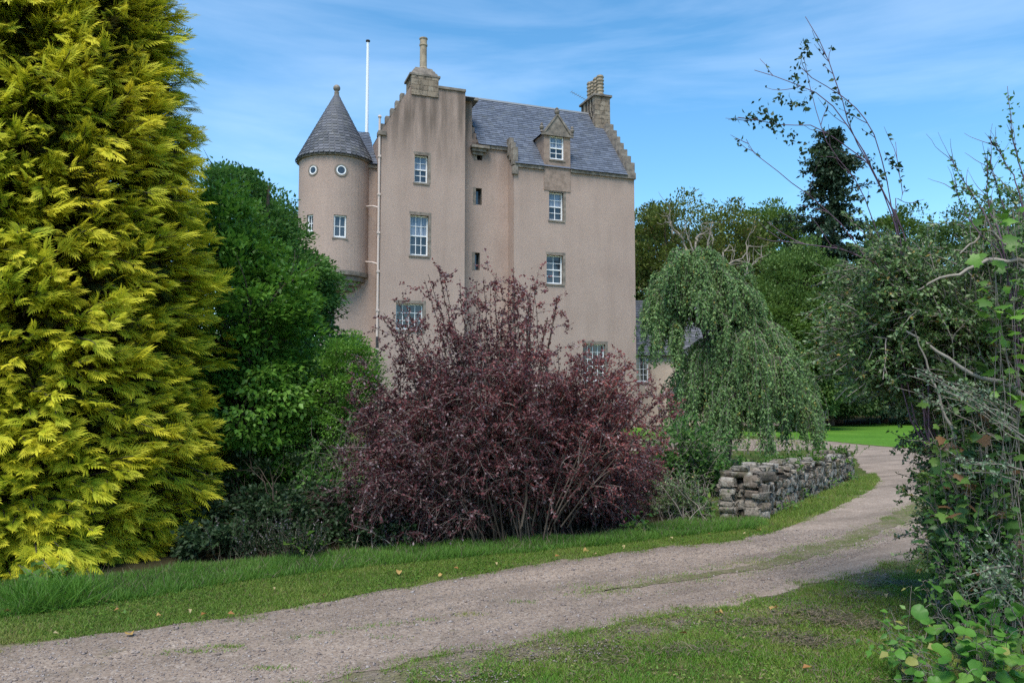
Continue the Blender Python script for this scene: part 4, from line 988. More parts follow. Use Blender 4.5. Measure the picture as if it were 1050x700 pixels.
# ------------------------------------------------------------------ maroon bush
def berberis():
    bx, by = at(522, 400, 8.95)[0], 8.95; root = empty('barberry_bush', (bx, by, 0)); tag(root, 'large maroon leaved bush with arching twiggy stems in front of the castle', 'bush')
    n = 420; P0 = np.c_[bx+rng.normal(size=n)*.3, by+rng.normal(size=n)*.22, np.zeros(n)]
    th = U(0, math.pi, n); ph = U(-1, 1, n); s = .55+.5*rng.random(n)**.7
    hx = np.cos(th); hz = np.abs(np.sin(th))**.78
    wob = 1+.10*np.sin(th*9)+.05*np.sin(th*23)
    X = bx+hx*np.where(hx < 0, 1.95, 2.22)*s*np.sqrt(1-.4*ph*ph)+.0; Y = by+ph*1.05*s; Z = hz*2.62*s*wob*np.sqrt(1-.5*ph*ph)*np.where(hx > .15, .93-.22*np.clip(hx-.15, 0, 1)*1.2, 1.0)*np.where(hx < -.65, .86, 1)+.05
    ymin = np.interp(X, [-1.6, 0, .8, 1.9, 2.4], [gnd(370, 573)[1], gnd(520, 566)[1], gnd(600, 552)[1], gnd(690, 530)[1], gnd(720, 520)[1]])
    Y = np.maximum(Y, ymin+.25-Z*.3); P0[:, 0] += (X-bx)*.45; P0[:, 1] = np.maximum(P0[:, 1], ymin+.45)
    P = reach(P0, np.c_[X, Y, Z], 9, .16, .008)
    # extra long shoots that rise out of the top
    shoots = [(436, 288, 8.7), (452, 276, 8.9), (470, 290, 8.8), (508, 279, 9.0), (530, 284, 8.9), (543, 300, 8.8), (572, 306, 9.0), (489, 287, 8.7), (395, 318, 8.8), (412, 305, 8.9), (645, 366, 9.0), (618, 358, 9), (690, 412, 9.0), (672, 396, 8.9), (600, 360, 8.8), (560, 330, 8.8), (345, 428, 8.8), (352, 405, 9), (372, 372, 8.9), (682, 405, 9), (625, 374, 9.1)]
    T1 = np.array([at(*q) for q in shoots]); S0 = np.c_[bx+(T1[:, 0]-bx)*.3, by+rng.normal(size=len(T1))*.2, np.full(len(T1), .2)]
    Ps = reach(S0, T1, 9, .10, .006)
    # their tips nod over
    P = np.concatenate([P, Ps, Ps+rng.normal(size=(len(Ps), 1, 3))*.07])
    n = len(P); multi_tubes('main_stems', M['bark'], [(P, rad(n, 9, .010, .003), 5)], root); sets = []
    Q, T_, t, i = along(P, 9, .18, .98); D = nrm(T_*.8+rv(len(Q))*.9+np.array([0, -.1, .15])); L = U(.22, .55, len(Q))*(1.1-.5*t)
    B = grow(Q, D, L, 6, .16, .13); sets.append((B, rad(len(Q), 6, .004, .0014), 3))
    Q2, T2, t2, i2 = along(B, 3, .2, 1); D2 = nrm(T2*.7+rv(len(Q2))*.8); B2 = grow(Q2, D2, U(.08, .24, len(Q2)), 4, .15, .15)
    sets.append((B2, rad(len(Q2), 4, .002, .001), 3))
    multi_tubes('stems', M['twig'], sets, root)
    a = along(B2, 14, 0, 1); b = along(B, 12, .1, 1); c = along(P, 60, .15, 1)
    cs_ = along(P[-44:], 60, .55, 1)
    Q = np.concatenate([a[0], b[0], c[0], cs_[0]]); TT = np.concatenate([a[1], b[1], c[1], cs_[1]]); m = len(Q)
    # redder and denser towards the outside of the right flank, thinner low down
    keep = (rng.random(m) < np.clip(.62+(Q[:, 2])*.28, .5, 1)) & (Q[:, 2] > .02)
    Q, TT = Q[keep], TT[keep]; m = len(Q)
    red = np.clip(.36+.16*(Q[:, 0]-bx)+.10*Q[:, 2]-.05+.22*vnoise(Q, 2.2, 3)+rng.normal(size=m)*.17, 0, 1)
    scatter('leaves', M['berb'], LEAF if False else DIAMOND, Q+rv(m)*.012, nrm(TT*.3+rv(m)), nrm(rv(m)+np.array([0, 0, .5])), U(.024, .046, m), root, red)
berberis()
# twiggy brown undergrowth left of the maroon bush
def twiggy(name, label, cat, px, d, w, h, n, lm, ls, nleaf, tw='twig', dep=.5):
    b = at(px, 400, d); root = empty(name, (b[0], d, 0)); tag(root, label, cat)
    P0 = np.c_[b[0]+rng.normal(size=n)*w*.35, d+rng.normal(size=n)*dep*.4, np.zeros(n)]
    th = U(0.1, math.pi-.1, n); s = U(.5, 1.05, n); T1 = np.c_[b[0]+np.cos(th)*w*s, d+U(-dep, dep, n)*s, np.sin(th)*h*s+.04]
    P = reach(P0, T1, 7, .15, .02); sets = [(P, rad(n, 7, .008, .002), 4)]
    Q, T_, t, i = along(P, 7, .2, 1); B = grow(Q, nrm(T_+rv(len(Q))), U(.1, .35, len(Q))*h, 5, .1, .15); sets.append((B, rad(len(Q), 5, .003, .0015), 3))
    multi_tubes('stems', M[tw], sets, root)
    a = along(B, nleaf, .1, 1); m = len(a[0]); scatter('leaves', M[lm], LEAF, a[0]+rv(m)*.015, nrm(a[1]*.4+rv(m)), nrm(rv(m)+np.array([0, 0, .8])), ls*U(.6, 1.3, m), root)
    return root
twiggy('twiggy_shrub', 'thin twiggy green shrub between the leafy trees and the maroon bush', 'shrub', 356, 9.5, .7, 1.3, 80, 'mid', .04, 16)
twiggy('bramble_shrub', 'green leafy bramble in the dark gap left of the maroon bush', 'shrub', 340, 9.2, .7, .8, 60, 'mid', .055, 8)
twiggy('grey_shrub', 'thin greyish twiggy shrub between the maroon bush and the stone wall', 'shrub', 695, 10.6, .48, .62, 80, 'grey', .028, 9)
twiggy('bramble_shrub', 'dense green bramble behind the wall end, under the weeping birch', 'shrub', 700, 13.0, 1.0, 1.25, 120, 'mid', .06, 10)
twiggy('green_shrub', 'low dark green shrub at the foot of the maroon bush, left side', 'shrub', 395, 8.6, .45, .38, 50, 'deep', .045, 9)

# ------------------------------------------------------------------ weeping birch
def weeping():
    d = 18.0; b = at(745, 400, d); root = empty('weeping_birch', (b[0], d, 0)); tag(root, 'weeping birch in two domed tiers of hanging branches behind the stone wall', 'tree')
    domes = [(at(716, 330, d), at(712, 246, d)[2], 1.18, 1.1, 820, (.5, 1.15)), (at(684, 338, d), at(686, 282, d)[2], .55, .6, 150, (.4, 1.0)), (at(757, 345, d), at(752, 278, d)[2], .62, .7, 140, (.4, .8)), (at(764, 425, d), at(757, 322, d)[2], 1.32, 1.3, 1000, (1.0, 2.7)), (at(738, 425, d), at(738, 345, d)[2], .95, 1.1, 340, (1.3, 2.6))]
    S = []; LBS = []
    for c, zt, rx, ry, n, (l0, l1) in domes:
        nbh = max(9, n//13); az = np.arange(nbh)*2.399+U(-.3, .3, nbh); rf_ = .22+.90*rng.random(nbh)**.65
        rz = zt-c[2]; ez = zt-rz*(rf_**2)*U(.3, 1.05, nbh)-U(0, .28, nbh)
        E_ = np.c_[c[0]+np.cos(az)*rf_*rx, c[1]+np.sin(az)*rf_*ry, ez]
        A_ = np.c_[c[0]+rng.normal(size=nbh)*.08, np.full(nbh, c[1]), np.full(nbh, zt-.45)+U(-.2, .1, nbh)]
        Bo = reach(A_, E_, 10, .22, .05); LBS.append((Bo, c, zt))
        Q, T_, t, ii = along(Bo, 19, .12, 1.0); k = len(Q); m = 12
        out = nrm(np.c_[np.cos(az), np.sin(az), np.zeros(nbh)])[ii]
        L = U(l0*.8, l1, nbh)[ii]*U(.3, 1.0, k)*.72; L = np.minimum(L, Q[:, 2]-.08)
        P = np.zeros((k, m, 3)); P[:, 0] = Q+rng.normal(size=(k, 3))*.03; D = nrm(out*.8+rv(k)*.7+np.array([0, 0, .1]))
        for s_ in range(1, m):
            D = nrm(D+np.array([0, 0, -.42])+rng.normal(size=(k, 3))*.09); P[:, s_] = P[:, s_-1]+D*(L/(m-1))[:, None]
        S.append(P)
    P = np.concatenate(S)
    tr = np.array([[b[0]-.1, d, -.1], [b[0], d, .8], [b[0]-.1, d, 1.7], [b[0]-.35, d, 2.6], [b[0]-.6, d, 3.6], [b[0]-.62, d, 4.5]])
    sets = [(tr[None], np.array([[.15, .12, .10, .08, .05, .02]]), 9)]
    for Bo, c, zt in LBS:
        z0 = max(.7, zt-1.4); s0 = np.array([[np.interp(z0, tr[:, 2], tr[:, 0]), d, z0]]); e0 = np.array([[c[0], c[1], zt-.4]])
        sets.append((reach(s0, e0, 8, .05, .01), np.linspace(.06, .035, 8)[None], 7)); sets.append((Bo, rad(len(Bo), 10, .02, .005), 5))
    multi_tubes('trunk', M['bark'], sets, root)
    n = len(P); Q, T_, t, i = along(P, 4, .0, .7); B = grow(Q, nrm(T_*.8+rv(len(Q))*.5+np.array([0, 0, -.3])), U(.3, .8, len(Q)), 7, .45, .06); B[:, :, 2] = np.maximum(B[:, :, 2], .04)
    multi_tubes('hanging_branches', M['twig'], [(P, rad(n, 12, .006, .002), 3), (B, rad(len(B), 7, .003, .0015), 3)], root)
    a = along(P, 44, .02, 1); bb = along(B, 22, .0, 1); Q = np.concatenate([a[0], bb[0]]); m = len(Q)
    cl = np.concatenate([rng.random(n)[a[3]], rng.random(len(B))[bb[3]]])
    scatter('leaves', M['birch'], DIAMOND, Q+rv(m)*.025, nrm(rv(m)*.7+np.array([0, 0, -.8])), nrm(rv(m)+np.array([0, -.3, .35])), U(.045, .085, m), root, np.clip(.5*cl+.5*rng.random(m), 0, 1))
weeping()

# ------------------------------------------------------------------ woodland behind
gW = 'woodland trees behind the lawn'
def wtree(label, px, pyt, wpx, d, mat, olive=False, pyb=None, dense=1.0, leaf=.24, cr=1.15, cat='tree', name='woodland_tree', low=False, n=None):
    top = at(px, pyt, d)[2]; cx = at(px, 400, d)[0]; w = wpx/800*d/2
    zc = top*.62; ells = [(cx, d, zc, w, w*.9, top-zc, 1.3), (cx-w*.35, d, zc-top*.12, w*.7, w*.8, top*.34, .8), (cx+w*.4, d, zc-top*.2, w*.65, w*.8, top*.32, .8), (cx+w*.1, d-w*.3, top*.30, w*.8, w*.7, top*.28, .7 if low else .35)]
    nc = int((n or 190)*dense*2.3); 
    return tree(name, label, cat, gW, (cx, d, 0), ells, mat, nc, 130, leaf*.88*d/50, cr*.8*d/50, .012*top*2, top*.85, nl=26, zmin=1.0, inner=.55, flat=.55, tpl=DIAMOND)
wtree('olive green tree just right of the castle gable, thin twiggy top', 688, 196, 108, 52, M['bgolive'], dense=1.1)
wtree('dark green tree behind the olive trees, second right of the castle', 668, 215, 80, 58, M['bgdark'])
wtree('brownish olive tree between the castle gable and the tall fir', 745, 205, 84, 55, M['bgolive'], dense=1.0)
wtree('broad dark green tree left of the tall fir', 796, 200, 76, 60, M['bgmid'], dense=1.2)
wtree('light green rounded tree in front of the tall fir', 822, 247, 92, 40, M['bglight'], dense=1.3, low=True)
wtree('mid green tree low behind the weeping birch', 785, 300, 80, 38, M['bgmid'], low=True)
wtree('dark tree filling the gap between birch and lawn', 850, 322, 100, 46, M['bgdark'], low=True, n=260)
wtree('green tree right of the tall fir', 925, 216, 90, 56, M['bgmid'], dense=1.2)
wtree('dense tree behind the right hand thicket', 985, 218, 100, 50, M['bgdark'], low=True)
wtree('woodland tree at the far right beyond the thicket', 1050, 200, 120, 48, M['bgmid'], low=True)
wtree('low dark tree over the right end of the lawn', 905, 300, 110, 51, M['bgdark'], low=True, n=280)
wtree('dark tree behind the cottage roof', 705, 285, 110, 62, M['bgdark'], low=True)
wtree('distant tree beyond the right edge of the lawn', 1120, 240, 160, 60, M['bgdark'], low=True)
# dense wood edge far behind: one mass nobody could count
def wood_mass():
    n = 2100; C = np.c_[U(-48, 95, n), U(70, 84, n), rng.random(n)**1.5*11+.3]
    C[:, 2] *= .75+.25*np.sin(C[:, 0]*.35)*np.sin(C[:, 0]*.13+1)
    o = canopy('far_woodland', M['bgdark'], C, 2.3*U(.7, 1.3, n), 60, .62, None, flat=.8); tag(o, kind='stuff')
wood_mass()
# low shrubs with a dark hollow on the far side of the lawn
def lawn_shrubs():
    gg = 'yew shrubs along the back of the lawn'
    for px, pyt, w, d, lab in ((800, 372, 70, 42, 'dark yew bush left of the hollow at the back of the lawn'), (852, 350, 66, 46, 'tall dark yew bush overhanging the hollow behind the lawn'), (935, 352, 100, 47, 'wide dark yew bush at the right of the lawn'), (1010, 360, 90, 46, 'dark yew bush behind the thicket at the far right')):
        c = at(px, 400, d); top = at(px, pyt, d)[2]; wx = w/800*d/2
        tree('yew_bush', lab, 'bush', gg, (c[0], d, 0), [(c[0], d, top*.62, wx, wx*.8, top*.42, 1), (c[0]-.5*wx, d-.4, top*.45, wx*.7, wx*.6, top*.40, .8), (c[0]+.5*wx, d, top*.5, wx*.6, wx*.6, top*.4, .6)], M['needle'], 170, 90, .17, .6, .12, top*.7, nl=16, zmin=.5, droop=.5)
lawn_shrubs()
def fir():
    d = 50; c = at(858, 400, d); top = at(858, 136, d)[2]; root = empty('fir_tree', (c[0], d, 0)); tag(root, 'tall dark fir with ragged tiers standing above the woodland', 'fir tree')
    tr = np.array([[c[0], d, z] for z in np.linspace(-.1, top*.98, 12)])+rng.normal(size=(12, 3))*.05
    n = 170; h = rng.random(n)**.8; z = top*(.34+.66*h); th = U(0, 6.283, n); tier = .8+.35*np.sin(z*3.1)+.25*np.sin(z*1.3+th)
    L = np.interp(h, [0, .25, .55, .8, .93, 1], [2.9, 3.0, 2.7, 1.9, 1.3, .6])*tier*U(.6, 1.35, n)*.95
    L = np.maximum(L, .3)
    P = grow(np.c_[np.full(n, c[0]), np.full(n, d), z], nrm(np.c_[np.cos(th), np.sin(th), U(-.25, .25, n)]), L, 6, .03, .06)
    multi_tubes('trunk', M['bark'], [(tr[None], np.linspace(.42, .06, 12)[None], 8), (P, rad(n, 6, .06, .015), 4)], root)
    Q, T_, t, i = along(P, 170, .12, 1.03); m = len(Q); Q = Q+rng.normal(size=(m, 3))*np.array([.22, .22, .13])*(1.1-.5*t)[:, None]
    scatter('foliage', M['needle'], DIAMOND, Q, nrm(T_*.5+rv(m)*.8+np.array([0, 0, -.25])), nrm(rv(m)*.5+np.array([0, 0, 1])), U(.16, .34, m), root)
fir()
def snag():
    d = 36.0; b = at(735, 400, d); root = empty('dead_tree', (b[0], d, 0)); tag(root, 'bare dead tree with pale twisting limbs above the weeping birch', 'dead tree')
    def L(pts, r0, r1, n=14):
        A = np.array([at(px, py, d+dz) for px, py, dz in pts]); t = np.linspace(0, 1, len(A)); tt = np.linspace(0, 1, n); q = np.stack([np.interp(tt, t, A[:, k]) for k in range(3)], 1)
        q += rng.normal(size=q.shape)*.045; return (q[None], np.linspace(r0, r1, n)[None], 6)
    tr = np.array([[b[0], d, -.1], [b[0]+.05, d, 3], [at(730, 330, d)[0], d, at(730, 330, d)[2]]]); 
    sets = [(tr[None], np.array([[.28, .2, .14]]), 8)]
    for pts, r in ((([(730, 330, 0), (727, 300, 0), (728, 275, .3), (725, 250, .2), (731, 228, 0)]), .10), ([(728, 300, 0), (716, 270, 0), (713, 250, -.3), (716, 242, 0)], .08), ([(716, 272, 0), (700, 248, .3), (690, 232, 0), (682, 225, 0)], .06),
                   ([(690, 240, 0), (686, 225, 0), (686, 215, 0)], .045), ([(712, 262, 0), (705, 240, 0), (702, 228, 0)], .045), ([(733, 310, 0), (742, 280, .2), (741, 262, 0), (748, 250, 0), (752, 257, 0)], .06),
                   ([(740, 290, 0), (748, 270, .2), (762, 263, 0), (770, 250, 0)], .05), ([(735, 320, 0), (758, 300, 0), (768, 272, 0), (764, 255, 0), (768, 240, 0)], .06), ([(762, 285, 0), (775, 268, 0), (782, 262, 0)], .04), ([(727, 262, 0), (732, 246, 0), (728, 238, 0)], .04), ([(716, 250, 0), (720, 240, 0), (719, 228, 0)], .04)):
        sets.append(L(pts, r, r*.3))
    P = np.concatenate([s[0] for s in sets[1:]]); Q, T_, t, i = along(P, 6, .3, 1); B = grow(Q, nrm(T_+rv(len(Q))*.9), U(.3, 1.1, len(Q)), 6, -.1, .2); sets.append((B, rad(len(Q), 6, .022, .007), 4))
    multi_tubes('limbs', M['palebark'], sets, root)
snag()
def hurdle():
    d = 35; g = gnd(836, 441); d = g[1]; root = empty('hurdle_fence', (g[0], d, 0)); tag(root, 'short rough fence of leaning grey stakes at the lawn corner', 'fence')
    for k, px in enumerate(np.linspace(815, 843, 14)):
        c = at(px, 400, d-.03*k); h = U(.75, 1.05); P = np.array([[[c[0], c[1], -.05], [c[0]+.05, c[1], h*.5], [c[0]+.18+U(-.05, .1), c[1], h]]]); tubes('stake', M['twig'], P, np.array([[.045, .042, .03]]), root, 6)
    for z in (.3, .62):
        a = at(812, 400, d); b = at(845, 400, d); tubes('rail', M['twig'], np.array([[[a[0], a[1]-.06, z], [(a[0]+b[0])/2, d-.25, z+.04], [b[0], b[1]-.45, z]]]), np.full((1, 3), .03), root, 6)
hurdle()

# ------------------------------------------------------------------ right hand thicket
def thicket():
    d = 5.6; b = at(1040, 400, d); root = empty('thicket_shrub', (b[0], d, 0)); tag(root, 'large overgrown grey green shrub leaning over the drive from the right edge', 'shrub')
    n = 800; P0 = np.c_[b[0]+U(-.35, .9, n), d+U(-.35, .6, n), np.zeros(n)]
    # targets: (px, py, spread px)
    tg = [(985, 300, 48, 36, 5), (940, 280, 45, 36, 4), (900, 295, 34, 32, 3), (885, 345, 27, 26, 2.4), (1030, 260, 40, 40, 3), (940, 345, 48, 30, 3.4), (1000, 390, 45, 40, 3), (1050, 340, 60, 60, 3), (905, 385, 28, 14, 1.3), (1000, 460, 28, 45, 1.8), (1060, 480, 60, 70, 3), (1010, 540, 40, 60, 4.5), (985, 500, 22, 60, 3.2), (1030, 420, 40, 60, 3), (1110, 520, 60, 70, 4), (1150, 380, 70, 70, 4), (1120, 600, 60, 30, 2.5), (1045, 330, 40, 60, 4), (1045, 230, 22, 30, 2)]
    w = np.array([q[4] for q in tg]); k = rng.choice(len(tg), n, p=w/w.sum()); q = np.array(tg)[k]
    px = q[:, 0]+rng.normal(size=n)*q[:, 2]*.55; py = q[:, 1]+rng.normal(size=n)*q[:, 3]*.6
    T1 = np.array([at(a, b_, d+U(-.55, .8)) for a, b_ in zip(px, py)])
    T1[:, 2] = np.maximum(T1[:, 2], .1)
    lf_ = px < 945; k2 = int(lf_.sum()); hub = np.array([at(x, y, d+z_) for x, y, z_ in zip(U(1000, 1050, k2), U(340, 450, k2), U(-.2, .3, k2))]); P0[lf_] = hub
    hubs = reach(np.repeat(np.array([[b[0], d, 0]]), 26, 0)+rng.normal(size=(26, 3))*np.array([.15, .15, 0]), hub[:26], 9, .08, .012)
    P = reach(P0, T1, 9, .12, .012); sets = [(P, rad(n, 9, .010, .003), 5), (hubs, rad(26, 9, .028, .012), 6)]
    Q, T_, t, i = along(P, 8, .35, 1); B = grow(Q, nrm(T_*.9+rv(len(Q))*.7+np.array([-.25, 0, 0])), U(.18, .45, len(Q)), 7, .06, .1); sets.append((B, rad(len(Q), 7, .005, .002), 4))
    Q2, T2, t2, i2 = along(B, 2, .2, .9); B2 = grow(Q2, nrm(T2*.7+rv(len(Q2))*.7), U(.06, .18, len(Q2)), 4, .05, .12); sets.append((B2, rad(len(Q2), 4, .0025, .0012), 3))
    # thick pale limbs crossing the front
    def limb(pts, r0, r1, dz=0):
        A = np.array([at(px, py, dd) for px, py, dd in pts]); t = np.linspace(0, 1, len(A)); tt = np.linspace(0, 1, 14); return (np.stack([np.interp(tt, t, A[:, c]) for c in range(3)], 1)[None]+rng.normal(size=(1, 14, 3))*.006, np.linspace(r0, r1, 14)[None], 7)
    big = [limb([(1070, 272, 5.0), (1035, 267, 5.0), (1010, 266, 5.0), (985, 279, 5.0), (960, 286, 5.0), (935, 300, 5.1)], .016, .006), limb([(1075, 300, 5.0), (1040, 262, 5.0), (1013, 233, 5.0), (1000, 247, 5.0), (983, 262, 5.0)], .012, .005),
           limb([(1075, 420, 4.9), (1035, 395, 5), (1000, 385, 5), (965, 362, 5), (930, 340, 5.1)], .02, .007), limb([(1060, 460, 4.9), (1010, 420, 5), (975, 395, 5.1), (940, 380, 5.2)], .012, .005), limb([(980, 450, 5), (960, 400, 5), (950, 370, 5), (940, 340, 5)], .010, .004)]
    multi_tubes('pale_limbs', M['palebark'], big, root)
    multi_tubes('stems', M['twig'], sets, root)
    a = along(B2, 18, 0, 1); c = along(B, 24, .1, 1); e_ = along(P, 45, .5, 1); Q = np.concatenate([a[0], c[0], e_[0]]); TT = np.concatenate([a[1], c[1], e_[1]]); m = len(Q)
    keep = Q[:, 2] > .08; Q, TT = Q[keep], TT[keep]; m = len(Q)
    scatter('leaves', M['grey'], LEAF, Q+rv(m)*.012, nrm(TT*.4+rv(m)), nrm(rv(m)*.7+np.array([0, -.15, .8])), U(.018, .038, m), root)
    # silvery sprays hanging in front
    Sx = [(1045, 450, 4.6, 960, 400), (1050, 480, 4.5, 985, 470), (1045, 620, 4.3, 1000, 560), (1048, 600, 4.2, 1005, 610), (1040, 430, 4.7, 985, 400), (1055, 640, 4.2, 1020, 590), (1030, 440, 4.7, 925, 385)]
    A = np.array([at(x, y, dd) for x, y, dd, _, _ in Sx]); B_ = np.array([at(x, y, dd-.1) for _, _, dd, x, y in Sx]); PP = np.repeat(reach(A, B_, 8, .08, .01), 3, 0)+rng.normal(size=(len(Sx)*3, 1, 3))*.04
    Q3, T3, t3, i3 = along(PP, 7, .2, 1); B3 = grow(Q3, nrm(T3+rv(len(Q3))*.7), U(.05, .14, len(Q3)), 4, 0, .1)
    multi_tubes('silvery_sprays', M['twig'], [(PP, rad(len(PP), 8, .005, .002), 4), (B3, rad(len(B3), 4, .002, .001), 3)], root)
    a = along(np.concatenate([B3]), 8, 0, 1); c = along(PP, 25, .1, 1); Q = np.concatenate([a[0], c[0]]); TT = np.concatenate([a[1], c[1]]); m = len(Q)
    scatter('silvery_leaves', M['silver'], LEAF, Q, nrm(TT*.5+rv(m)), nrm(rv(m)+np.array([0, 0, .8])), U(.014, .026, m), root)
thicket()
def arching():
    d = 5.0; b = at(945, 400, d+.6); root = empty('arching_briar', (b[0], b[1], 0)); tag(root, 'tall arching purple shoots with sparse leaf clusters against the sky, right side', 'shrub')
    def curve(pts, r0, r1, n=18):
        A = np.array([at(px, py, dd) for px, py, dd in pts]); m = len(A); tt = np.linspace(0, m-1, n); i = np.minimum(tt.astype(int), m-2); f = (tt-i)[:, None]
        Ap = np.vstack([2*A[0]-A[1], A, 2*A[-1]-A[-2]]); p0, p1, p2, p3 = Ap[i], Ap[i+1], Ap[i+2], Ap[i+3]
        q = .5*((2*p1)+(-p0+p2)*f+(2*p0-5*p1+4*p2-p3)*f*f+(-p0+3*p1-3*p2+p3)*f**3); q += rng.normal(size=q.shape)*.003
        return q, np.linspace(r0, r1, n)
    C = [([(955, 470, 5.4), (948, 330, 5.3), (930, 250, 5.2), (905, 195, 5.1), (880, 145, 5), (850, 105, 5), (815, 85, 5), (772, 72, 5)], .007, .002),
         ([(950, 450, 5.4), (940, 300, 5.3), (925, 235, 5.2), (900, 185, 5.1), (876, 140, 5), (862, 100, 4.9), (850, 62, 4.9), (826, 18, 4.9)], .007, .002),
         ([(950, 430, 5.4), (935, 300, 5.3), (918, 225, 5.2), (907, 175, 5.1), (893, 132, 5), (875, 108, 5), (845, 88, 5), (822, 70, 5)], .006, .002),
         ([(940, 400, 5.4), (925, 260, 5.3), (898, 180, 5.2), (870, 152, 5.1), (835, 130, 5), (800, 128, 5), (757, 120, 5)], .006, .002),
         ([(930, 420, 5.4), (905, 300, 5.3), (870, 240, 5.2), (835, 205, 5.1), (800, 178, 5), (775, 158, 5), (765, 143, 5)], .0055, .0015),
         ([(935, 420, 5.4), (918, 300, 5.3), (900, 240, 5.2), (880, 190, 5.1), (850, 150, 5), (838, 115, 5), (825, 60, 5)], .006, .0015),
         ([(920, 230, 5.2), (925, 205, 5.2), (922, 175, 5.2), (918, 145, 5.2)], .004, .0015),
         ([(915, 300, 5.3), (880, 262, 5.2), (840, 252, 5.1), (800, 248, 5.1), (776, 243, 5.1)], .006, .0015)]
    C = [([(1000, 560, 5.5), (975, 500, 5.5)]+c[0], c[1], c[2]) for c in C if True]
    cv = [curve(*c) for c in C]; P = np.stack([c[0] for c in cv]); Rr = np.stack([c[1] for c in cv])
    P = np.concatenate([np.repeat(P[:, :1]*np.array([1, 1, 0]), 1, 1), P], 1); Rr = np.concatenate([Rr[:, :1], Rr], 1)
    sets = [(P, Rr, 6)]
    Q, T_, t, i = along(P, 5, .5, .97); B = grow(Q, nrm(T_+rv(len(Q))*.7), U(.08, .3, len(Q)), 6, -.03, .12); sets.append((B, rad(len(Q), 6, .0028, .0012), 4))
    multi_tubes('shoots', M['purple'], sets, root)
    # leaf clusters
    lv = []
    for px0, py0, px1, py1, k, sp in ((757, 120, 800, 128, 45, 7), (775, 108, 835, 165, 110, 8), (795, 100, 830, 112, 50, 5), (815, 82, 828, 42, 50, 5), (812, 85, 835, 98, 24, 5), (830, 150, 845, 170, 24, 6), (860, 100, 872, 108, 14, 4), (893, 160, 905, 185, 26, 3), (916, 160, 920, 175, 22, 5), (850, 95, 880, 120, 14, 8)):
        t = rng.random(k); X = px0+(px1-px0)*t+rng.normal(size=k)*sp*.6; Y = py0+(py1-py0)*t+rng.normal(size=k)*sp*.6; lv += [at(x, y, 5+U(-.05, .05)) for x, y in zip(X, Y)]
    a = along(B, 3, .3, 1)[0]; Q = np.concatenate([np.array(lv), a]); m = len(Q)
    scatter('leaves', M['deep'], LEAF, Q, rv(m), rv(m), U(.022, .042, m), root)
    # second set at the right edge
    b2 = at(1030, 400, 5.2); r2 = empty('arching_briar', (b2[0], 5.2, 0)); tag(r2, 'thin upright bare shoots against the sky at the far right edge', 'shrub')
    C = [([(1045, 420, 5.2), (1040, 300, 5.1), (1020, 240, 5), (1000, 205, 5), (985, 180, 5), (974, 158, 5)], .006, .0015), ([(1045, 400, 5.2), (1030, 260, 5), (1015, 215, 5), (1012, 180, 5), (1013, 150, 5)], .006, .0015), ([(1060, 400, 5.2), (1060, 260, 5), (1052, 190, 5), (1040, 150, 5), (1033, 88, 5)], .007, .0015),
         ([(1060, 400, 5.2), (1050, 220, 5), (1030, 165, 5), (1013, 140, 5)], .006, .0015), ([(1045, 380, 5.2), (1030, 270, 5), (1000, 235, 5), (982, 200, 5), (978, 185, 5)], .005, .0015), ([(1050, 380, 5.2), (1035, 240, 5), (1022, 190, 5), (1010, 160, 5)], .005, .001)]
    cv = [curve(*c) for c in C]; P = np.stack([c[0] for c in cv]); Rr = np.stack([c[1] for c in cv]); Q, T_, t, i = along(P, 5, .5, .95); B = grow(Q, nrm(T_+rv(len(Q))*.5), U(.08, .3, len(Q)), 6, -.05, .1)
    multi_tubes('shoots', M['purple'], [(P, Rr, 6), (B, rad(len(Q), 6, .0025, .001), 4)], r2)
    a = along(P, 50, .55, .98)[0]; k = 160; X = 1045+rng.normal(size=k)*12; Y = U(95, 260, k); e = np.array([at(x+(y-180)*-.05, y, 5+U(-.1, .1)) for x, y in zip(X, Y)]); Q = np.concatenate([a, e]); m = len(Q)
    scatter('leaves', M['mid'], LEAF, Q+rv(m)*.01, rv(m), rv(m), U(.02, .035, m), r2)
arching()
def leafy_stems(name, label, cat, base, targets, tpl, mat, size, per, stem='twig', sr=.006, up=.7, spread=.05, lo=.35, petiole=.07, ups=None):
    """saplings and herbs: stems that carry leaves on short stalks"""
    root = empty(name, (base[0], base[1], 0)); tag(root, label, cat)
    n = len(targets); T1 = np.array(targets); P0 = np.c_[base[0]+rng.normal(size=n)*.06, base[1]+rng.normal(size=n)*.06, np.zeros(n)]
    P = reach(P0, T1, 9, .06, .01); Q, T_, t, i = along(P, per, lo, 1); m = len(Q)
    D = nrm(rv(m)*np.array([1, 1, .5])+T_*.2+np.array([-.15, -.35, .05])); pe = np.stack([Q, Q+D*petiole*.5+np.array([0, 0, .01]), Q+D*petiole], 1)
    multi_tubes('stems', M[stem], [(P, rad(n, 9, sr, sr*.3), 5), (pe, np.full((m, 3), sr*.22), 4)], root)
    scatter('leaves', M[mat], tpl, pe[:, -1], nrm(D+np.array([0, 0, -.35])), nrm(np.array([0, -.35, up])+rv(m)*.6), size*U(.45, 1.25, m), root, None, U(.8, 1.15, m))
    return root
def tgt(n, px, py, sx, sy, d, dd=.25): return [at(px+rng.normal()*sx, py+rng.normal()*sy, d+U(-dd, dd)) for _ in range(n)]
bs = at(1010, 400, 5.1)
leafy_stems('sycamore_sapling', 'dark green sycamore sapling with lobed leaves beside the drive, in front of the thicket', 'sapling', bs, tgt(24, 990, 430, 22, 40, 5.0)+tgt(20, 970, 520, 10, 35, 5.0)+tgt(20, 1020, 480, 25, 50, 4.9), LOBED, 'syc', .085, 14, lo=.3)
